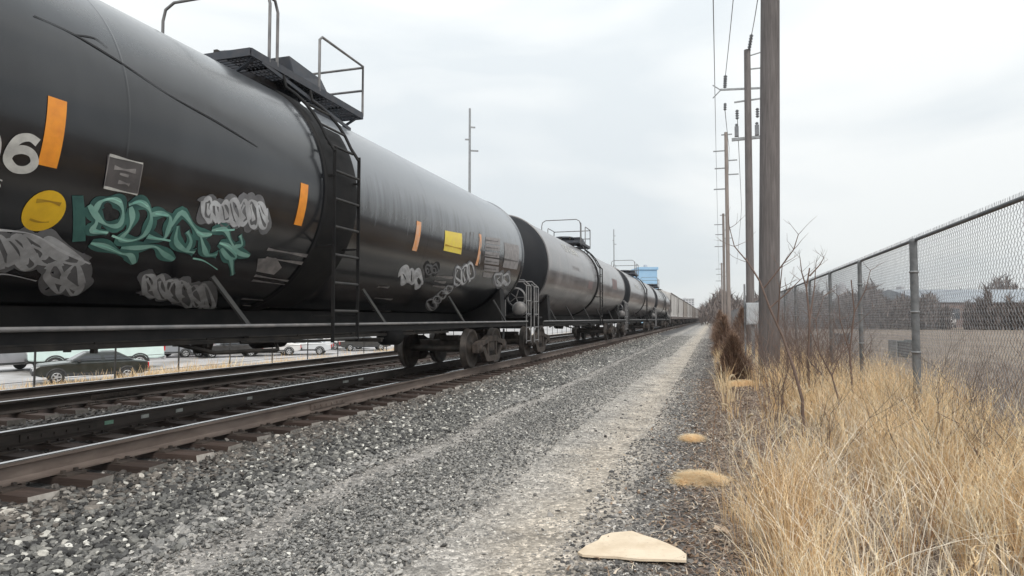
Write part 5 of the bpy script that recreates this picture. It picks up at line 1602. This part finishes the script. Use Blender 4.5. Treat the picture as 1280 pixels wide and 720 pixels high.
traced_tree('thin leaning sapling crossing in front of the thick pole', [(1003, 500, 0), (992, 460, 0), (978, 420, .1), (962, 385, .1), (950, 352, .2), (940, 335, .3)],
            [[(950, 352, .2), (935, 328, .3), (918, 308, .4), (912, 285, .4)], [(972, 405, .1), (975, 360, 0), (978, 330, -.1)], [(955, 360, .2), (975, 335, .1), (992, 312, 0), (998, 293, 0)], [(962, 385, .1), (985, 365, .1), (1000, 350, 0)]], 8.0, .022, 3)
traced_tree('knotty sapling rising above the fence rail right of the thick pole', [(1012, 500, 0), (1010, 450, 0), (1012, 400, 0), (1008, 360, 0), (1012, 335, 0)],
            [[(1012, 400, 0), (1018, 360, .1), (1020, 328, .1)], [(1008, 360, 0), (1002, 340, 0), (1000, 322, 0)], [(1010, 450, 0), (1030, 470, -.3), (1045, 490, -.4)], [(1012, 345, 0), (1024, 332, 0), (1030, 322, 0)]], 10.5, .026, 5)
traced_tree('slim upright sapling between two fence posts', [(1066, 490, 0), (1062, 440, 0), (1068, 390, 0), (1064, 350, 0)],
            [[(1062, 440, 0), (1050, 400, 0), (1048, 370, 0)], [(1068, 390, 0), (1082, 362, 0), (1088, 338, 0)], [(1062, 430, 0), (1040, 455, 0)]], 9.2, .018, 7)
traced_tree('low crooked branch sapling by the tall fence post', [(1048, 500, 0), (1040, 470, 0), (1024, 440, 0), (1012, 410, 0)],
            [[(1040, 470, 0), (1052, 440, 0), (1060, 410, 0)], [(1024, 440, 0), (1020, 400, 0), (1030, 370, 0)]], 8.4, .014, 9)
traced_tree('arching bare stem in front of the fence at the right', [(1240, 690, 0), (1250, 640, 0), (1230, 580, 0), (1200, 530, .1), (1170, 515, .2)],
            [[(1250, 640, 0), (1268, 600, 0), (1275, 560, 0)], [(1200, 530, .1), (1180, 560, .1)]], 5.2, .008, 11)
rs = random.Random(4)
extra_shrubs = 0
posk = [(1.0, 10.5), (1.35, 11.3), (1.7, 12.5), (1.2, 13.6), (1.9, 14.5), (2.1, 11.7), (1.6, 16), (2.2, 18.5), (1.9, 21), (2.1, 13.2), (.9, 19.5), (1.5, 22)]
desc = ['nearest reddish thicket of bare twigs right of the thick pole', 'reddish twig thicket beside the knotty sapling', 'bare brown shrub midway to the fence', 'tangled bare shrub behind the thick pole foot', 'bare shrub leaning on the fence wire',
        'low reddish shrub against the fence rail', 'far bare shrub behind the thick pole', 'far bare shrub touching the fence', 'farther thicket of twigs by the fence', 'dense bare shrub between the fence posts', 'bare shrub left of the grey cabinet', 'distant bare shrub behind the cabinet']
for i, (x, y) in enumerate(posk):
    sapling((x, y), (0, 0), 1.6+.5*rs.random(), .006, 40+i, desc[i], 2, 11, 'bare_shrub', 'shrub', 'twig', (3, 5), .22, group='bare shrubs along the fence')
for i, (x, y) in enumerate(((2.9, 6.6), (3.1, 8.0), (3.0, 5.9), (3.3, 9.8))):
    sapling((x, y), (0, 0), 1.15+.2*rs.random(), .004, 140+i, ['reddish brush behind the wire right of the tall post', 'reddish brush behind the tall post', 'reddish brush behind the wire at the right edge', 'thin brush behind the wire left of the tall post'][i], 3, 8, 'dry_brush', 'brush', 'twig', (3, 5), .25, group='dry brush behind the fence wire')
for i, (x, y) in enumerate(((2.0, 5.2), (1.7, 6.3), (2.25, 7.1), (2.1, 4.4), (1.0, 6.8))):
    sapling((x, y), (0, 0), 1.15, .0045, 80+i, ['wispy grey weed at the right edge near the fence', 'wispy branching weed before the tall fence post', 'dry branching weed at the foot of the tall post', 'tall wispy weed nearest the camera at the right', 'dry weed in the middle of the golden grass'][i], 3, 5, 'dry_weed', 'weed', 'stem', (3, 5), .2, group='dry branching weeds')

# rusty conical bush left of the thick pole
def needle_bush(px, py, dep, wm, hm, label, seed, mat='rust_needle', name='rusty_bush'):
    b = at_depth(px, 398, dep); z0 = float(height(b.x, b.y))
    t = thing(name, label, 'bush', (b.x, b.y, z0))
    rnd = random.Random(seed)
    st = MB()
    for k in range(9): branching(st, (rnd.gauss(0, .06), rnd.gauss(0, .06), 0), (rnd.gauss(0, .12), rnd.gauss(0, .12), 1), hm*.7, .015, 1, rnd)
    st.build('stem', M['twig'], t)
    n = 4800; u = rng.random(n)**1.1; prof = np.clip(np.minimum(.75+u*1.2, 1.15-1.12*u), .04, 1)
    a = rng.uniform(0, 2*PI, n); lump = 1+.25*np.sin(a*3+u*7)+.15*np.sin(a*7+u*15)
    r_ = wm/2*prof*lump*np.sqrt(rng.uniform(.25, 1, n))
    base = np.stack([r_*np.cos(a), r_*np.sin(a), u*hm*.93], 1)
    h = rng.uniform(.06, .3, n)
    ln = np.stack([np.cos(a), np.sin(a)], 1)*rng.uniform(.02, .2, n)[:, None]
    blades('foliage', base, h, rng.uniform(.008, .02, n), ln, rng.uniform(0, .4, n), np.clip(rng.normal(.45, .25, n)+.12*np.sin(a*5+u*9), 0, 1), M[mat], None, seg=2, kind='stuff', parent=t)
needle_bush(916, 0, 17.0, .85, 1.1, 'rusty brown bush left of the foot of the thick pole', 3)
needle_bush(905, 0, 27, 1.1, 1.7, 'dull reddish bush further along the verge', 6)
needle_bush(900, 0, 42, 1.3, 2.1, 'far reddish bush where the verge meets the vanishing point', 8)
needle_bush(928, 0, 33, 1.6, 2.0, 'brown bush behind the grey cabinet', 9)

n = 26000
az = rng.uniform(R(4.5), R(16), n); rad = rng.uniform(95, 135, n)
x = rad*np.sin(az); y = rad*np.cos(az)
crest = 4.6+.9*np.sin(az*40)+.7*np.sin(az*97+1)+.5*np.sin(az*190)
blades('brown_thicket', np.stack([x, y, rng.random(n)**.8*crest*.9], 1), rng.uniform(.4, 1.4, n), rng.uniform(.08, .2, n), rng.normal(0, .5, (n, 2)), rng.uniform(0, .3, n), rng.random(n), M['far_twig'], 'brown bare thicket along the far side of the yard', seg=2)
n = 15000
az = rng.uniform(R(15), R(31), n); rad = rng.uniform(99, 103, n)
crest = 2.9+1.0*np.sin(az*60)+.8*np.sin(az*137+1)+.8*np.sin(az*290)+.8*np.sin(az*610)
k = crest > 1.9; az, rad, crest = az[k], rad[k], crest[k]; n = len(az)
blades('brown_thicket', np.stack([rad*np.sin(az), rad*np.cos(az), rng.random(n)**.8*crest*.9], 1), rng.uniform(.4, 1.2, n), rng.uniform(.08, .2, n), rng.normal(0, .5, (n, 2)), rng.uniform(0, .3, n), rng.random(n), M['far_twig'], 'ragged bare brush in front of the long low warehouse', seg=2)
# far bare wood behind the yard: one mass nobody could count
n = 60000
az = rng.uniform(R(-1), R(47), n)           # clockwise from the track direction
rad = rng.uniform(150, 260, n)
x = rad*np.sin(az); y = rad*np.cos(az)
crest = 6.0+2.2*np.sin(az*23)+1.6*np.sin(az*57+1)+1.2*np.sin(az*131)
z = np.clip(rng.random(n)**.8, 0, 1)*np.clip(crest, 2, 12)*.85
blades('far_wood', np.stack([x, y, z], 1), rng.uniform(.6, 2.4, n), rng.uniform(.10, .35, n), rng.normal(0, .8, (n, 2)), rng.uniform(0, .3, n), rng.random(n), M['far_twig'], 'bare brown wood on the horizon behind the yard', seg=2)
for i, px in enumerate((1006, 1030, 1090, 1112, 1236, 1270)):
    b = at_depth(px, 398, 120+i*7)
    labs = ['bare far tree just right of the thick pole', 'bare far tree behind the knotty sapling', 'bare far tree left of the tall fence post', 'bare far tree close beside the tall fence post', 'bare far tree over the blue grey roof', 'bare far tree at the right edge over the warehouse']
    rnd = random.Random(900+i); t = thing('bare_tree', labs[i], 'tree', (b.x, b.y, 0), 0, 'bare trees beyond the yard')
    mb = MB().tube([(0, 0, 0), (.1, 0, 1.5), (0, 0, 3)], [.28, .22, .16], 8); mb.build('trunk', M['far_twig'], t)
    mb = MB()
    for k in range(9): branching(mb, (0, 0, 1.5+k*.18), (rnd.gauss(0, .6), rnd.gauss(0, .6), 1), 3.4, .1, 3, rnd, 4, kids=(3, 4))
    mb.build('crown', M['far_twig'], t)

# ------------------------------------------------------------------ small things on the path
# pale broken board
def board_mat():
    t_ = NT('cream_board'); v_ = t_.coord()
    c_ = t_.ramp(t_.noise(v_, 4, 6, .6), [(.35, (.62, .50, .36)), (.6, (.76, .64, .49))])
    c_ = t_.mix(t_.ramp(t_.noise(v_, 38, 5, .7), [(.60, 0), (.72, .55)]), c_, (.36, .28, .2))
    c_ = t_.mix(t_.ramp(t_.noise(t_.coord((2, 30, 1)), 3, 5, .6), [(.5, 0), (.75, .25)]), c_, (.5, .38, .26))
    t_.col(c_); t_.rough(.85); t_.bump(t_.noise(v_, 60, 5), .4, .003); return t_.m
pts = [(722, 687), (733, 679), (748, 673), (752, 668), (764, 664), (790, 662), (803, 668), (821, 674), (838, 681), (851, 687), (858, 692), (858, 699), (830, 698), (800, 697), (770, 693), (740, 691), (728, 690)]
W3 = [at_z(px, py, .045) for px, py in pts]
cen = sum(W3, Vector())/len(W3)
BL = ('broken_board', 'cream coloured broken sheet of board lying on the gravel at the bottom of the frame', 'board')
bmb = MB(); loc2 = [(p.x-cen.x, p.y-cen.y) for p in W3]; nP = len(loc2)
def bz(u, v): return .022+.006*math.sin(u*6)+.004*math.sin(v*9)
vs = [(u, v, bz(u, v)+.016) for u, v in loc2]+[(u, v, bz(u, v)) for u, v in loc2]+[(0, 0, bz(0, 0)+.02), (0, 0, bz(0, 0))]
fs = [(i, (i+1) % nP, 2*nP) for i in range(nP)]+[((i+1) % nP+nP, i+nP, 2*nP+1) for i in range(nP)]+[(i, i+nP, (i+1) % nP+nP, (i+1) % nP) for i in range(nP)]
bmb.add(vs, fs)
bo_ = bmb.build('broken_board', board_mat(), None, (cen.x, cen.y, 0)); tag(bo_, BL[1], 'board')
# litter
M['paper'] = simple('white_litter', (.75, .74, .72), (.6, .6, .58), .7)
for i, (px, py, s_, lab) in enumerate(((997, 533, .05, 'small white scrap on the verge left of the golden grass'), (1205, 662, .05, 'small white scrap at the lower right in the grass'), (902, 660, .07, 'crumpled tan scrap at the edge of the tall grass'))):
    p = at_z(px, py, .04); rnd = random.Random(i)
    t = thing('paper_scrap', lab, 'litter', (p.x, p.y, float(height(p.x, p.y))+.02), rnd.random()*6)
    m = MB(); g_ = 4
    vs = [((a/g_-.5)*s_*2, (b/g_-.5)*s_*1.3, rnd.uniform(0, .35)*s_) for a in range(g_+1) for b in range(g_+1)]
    m.add(vs, [(a*(g_+1)+b, (a+1)*(g_+1)+b, (a+1)*(g_+1)+b+1, a*(g_+1)+b+1) for a in range(g_) for b in range(g_)])
    o = m.build('paper_sheet', M['paper'] if i < 2 else simple('tan_scrap', (.55, .42, .3), (.45, .34, .25), .8), t)
    sol = o.modifiers.new('thick', 'SOLIDIFY'); sol.thickness = .002

# ------------------------------------------------------------------ haze
hz_m = bpy.data.materials.new('haze'); hz_m.use_nodes = True
ht = hz_m.node_tree; ht.nodes.clear()
ho = ht.nodes.new('ShaderNodeOutputMaterial'); hv = ht.nodes.new('ShaderNodeVolumePrincipled')
hv.inputs['Color'].default_value = (.93, .96, 1, 1); hv.inputs['Density'].default_value = .0003; hv.inputs['Anisotropy'].default_value = .1
ht.links.new(hv.outputs['Volume'], ho.inputs['Volume'])
hb = MB().box((0, 2200, 14), (4000, 5400, 36)).build('haze', hz_m)
hb['kind'] = 'stuff'
hb.scale = (1, 1, 1)
USE_HAZE = True
if not USE_HAZE: bpy.data.objects.remove(hb)
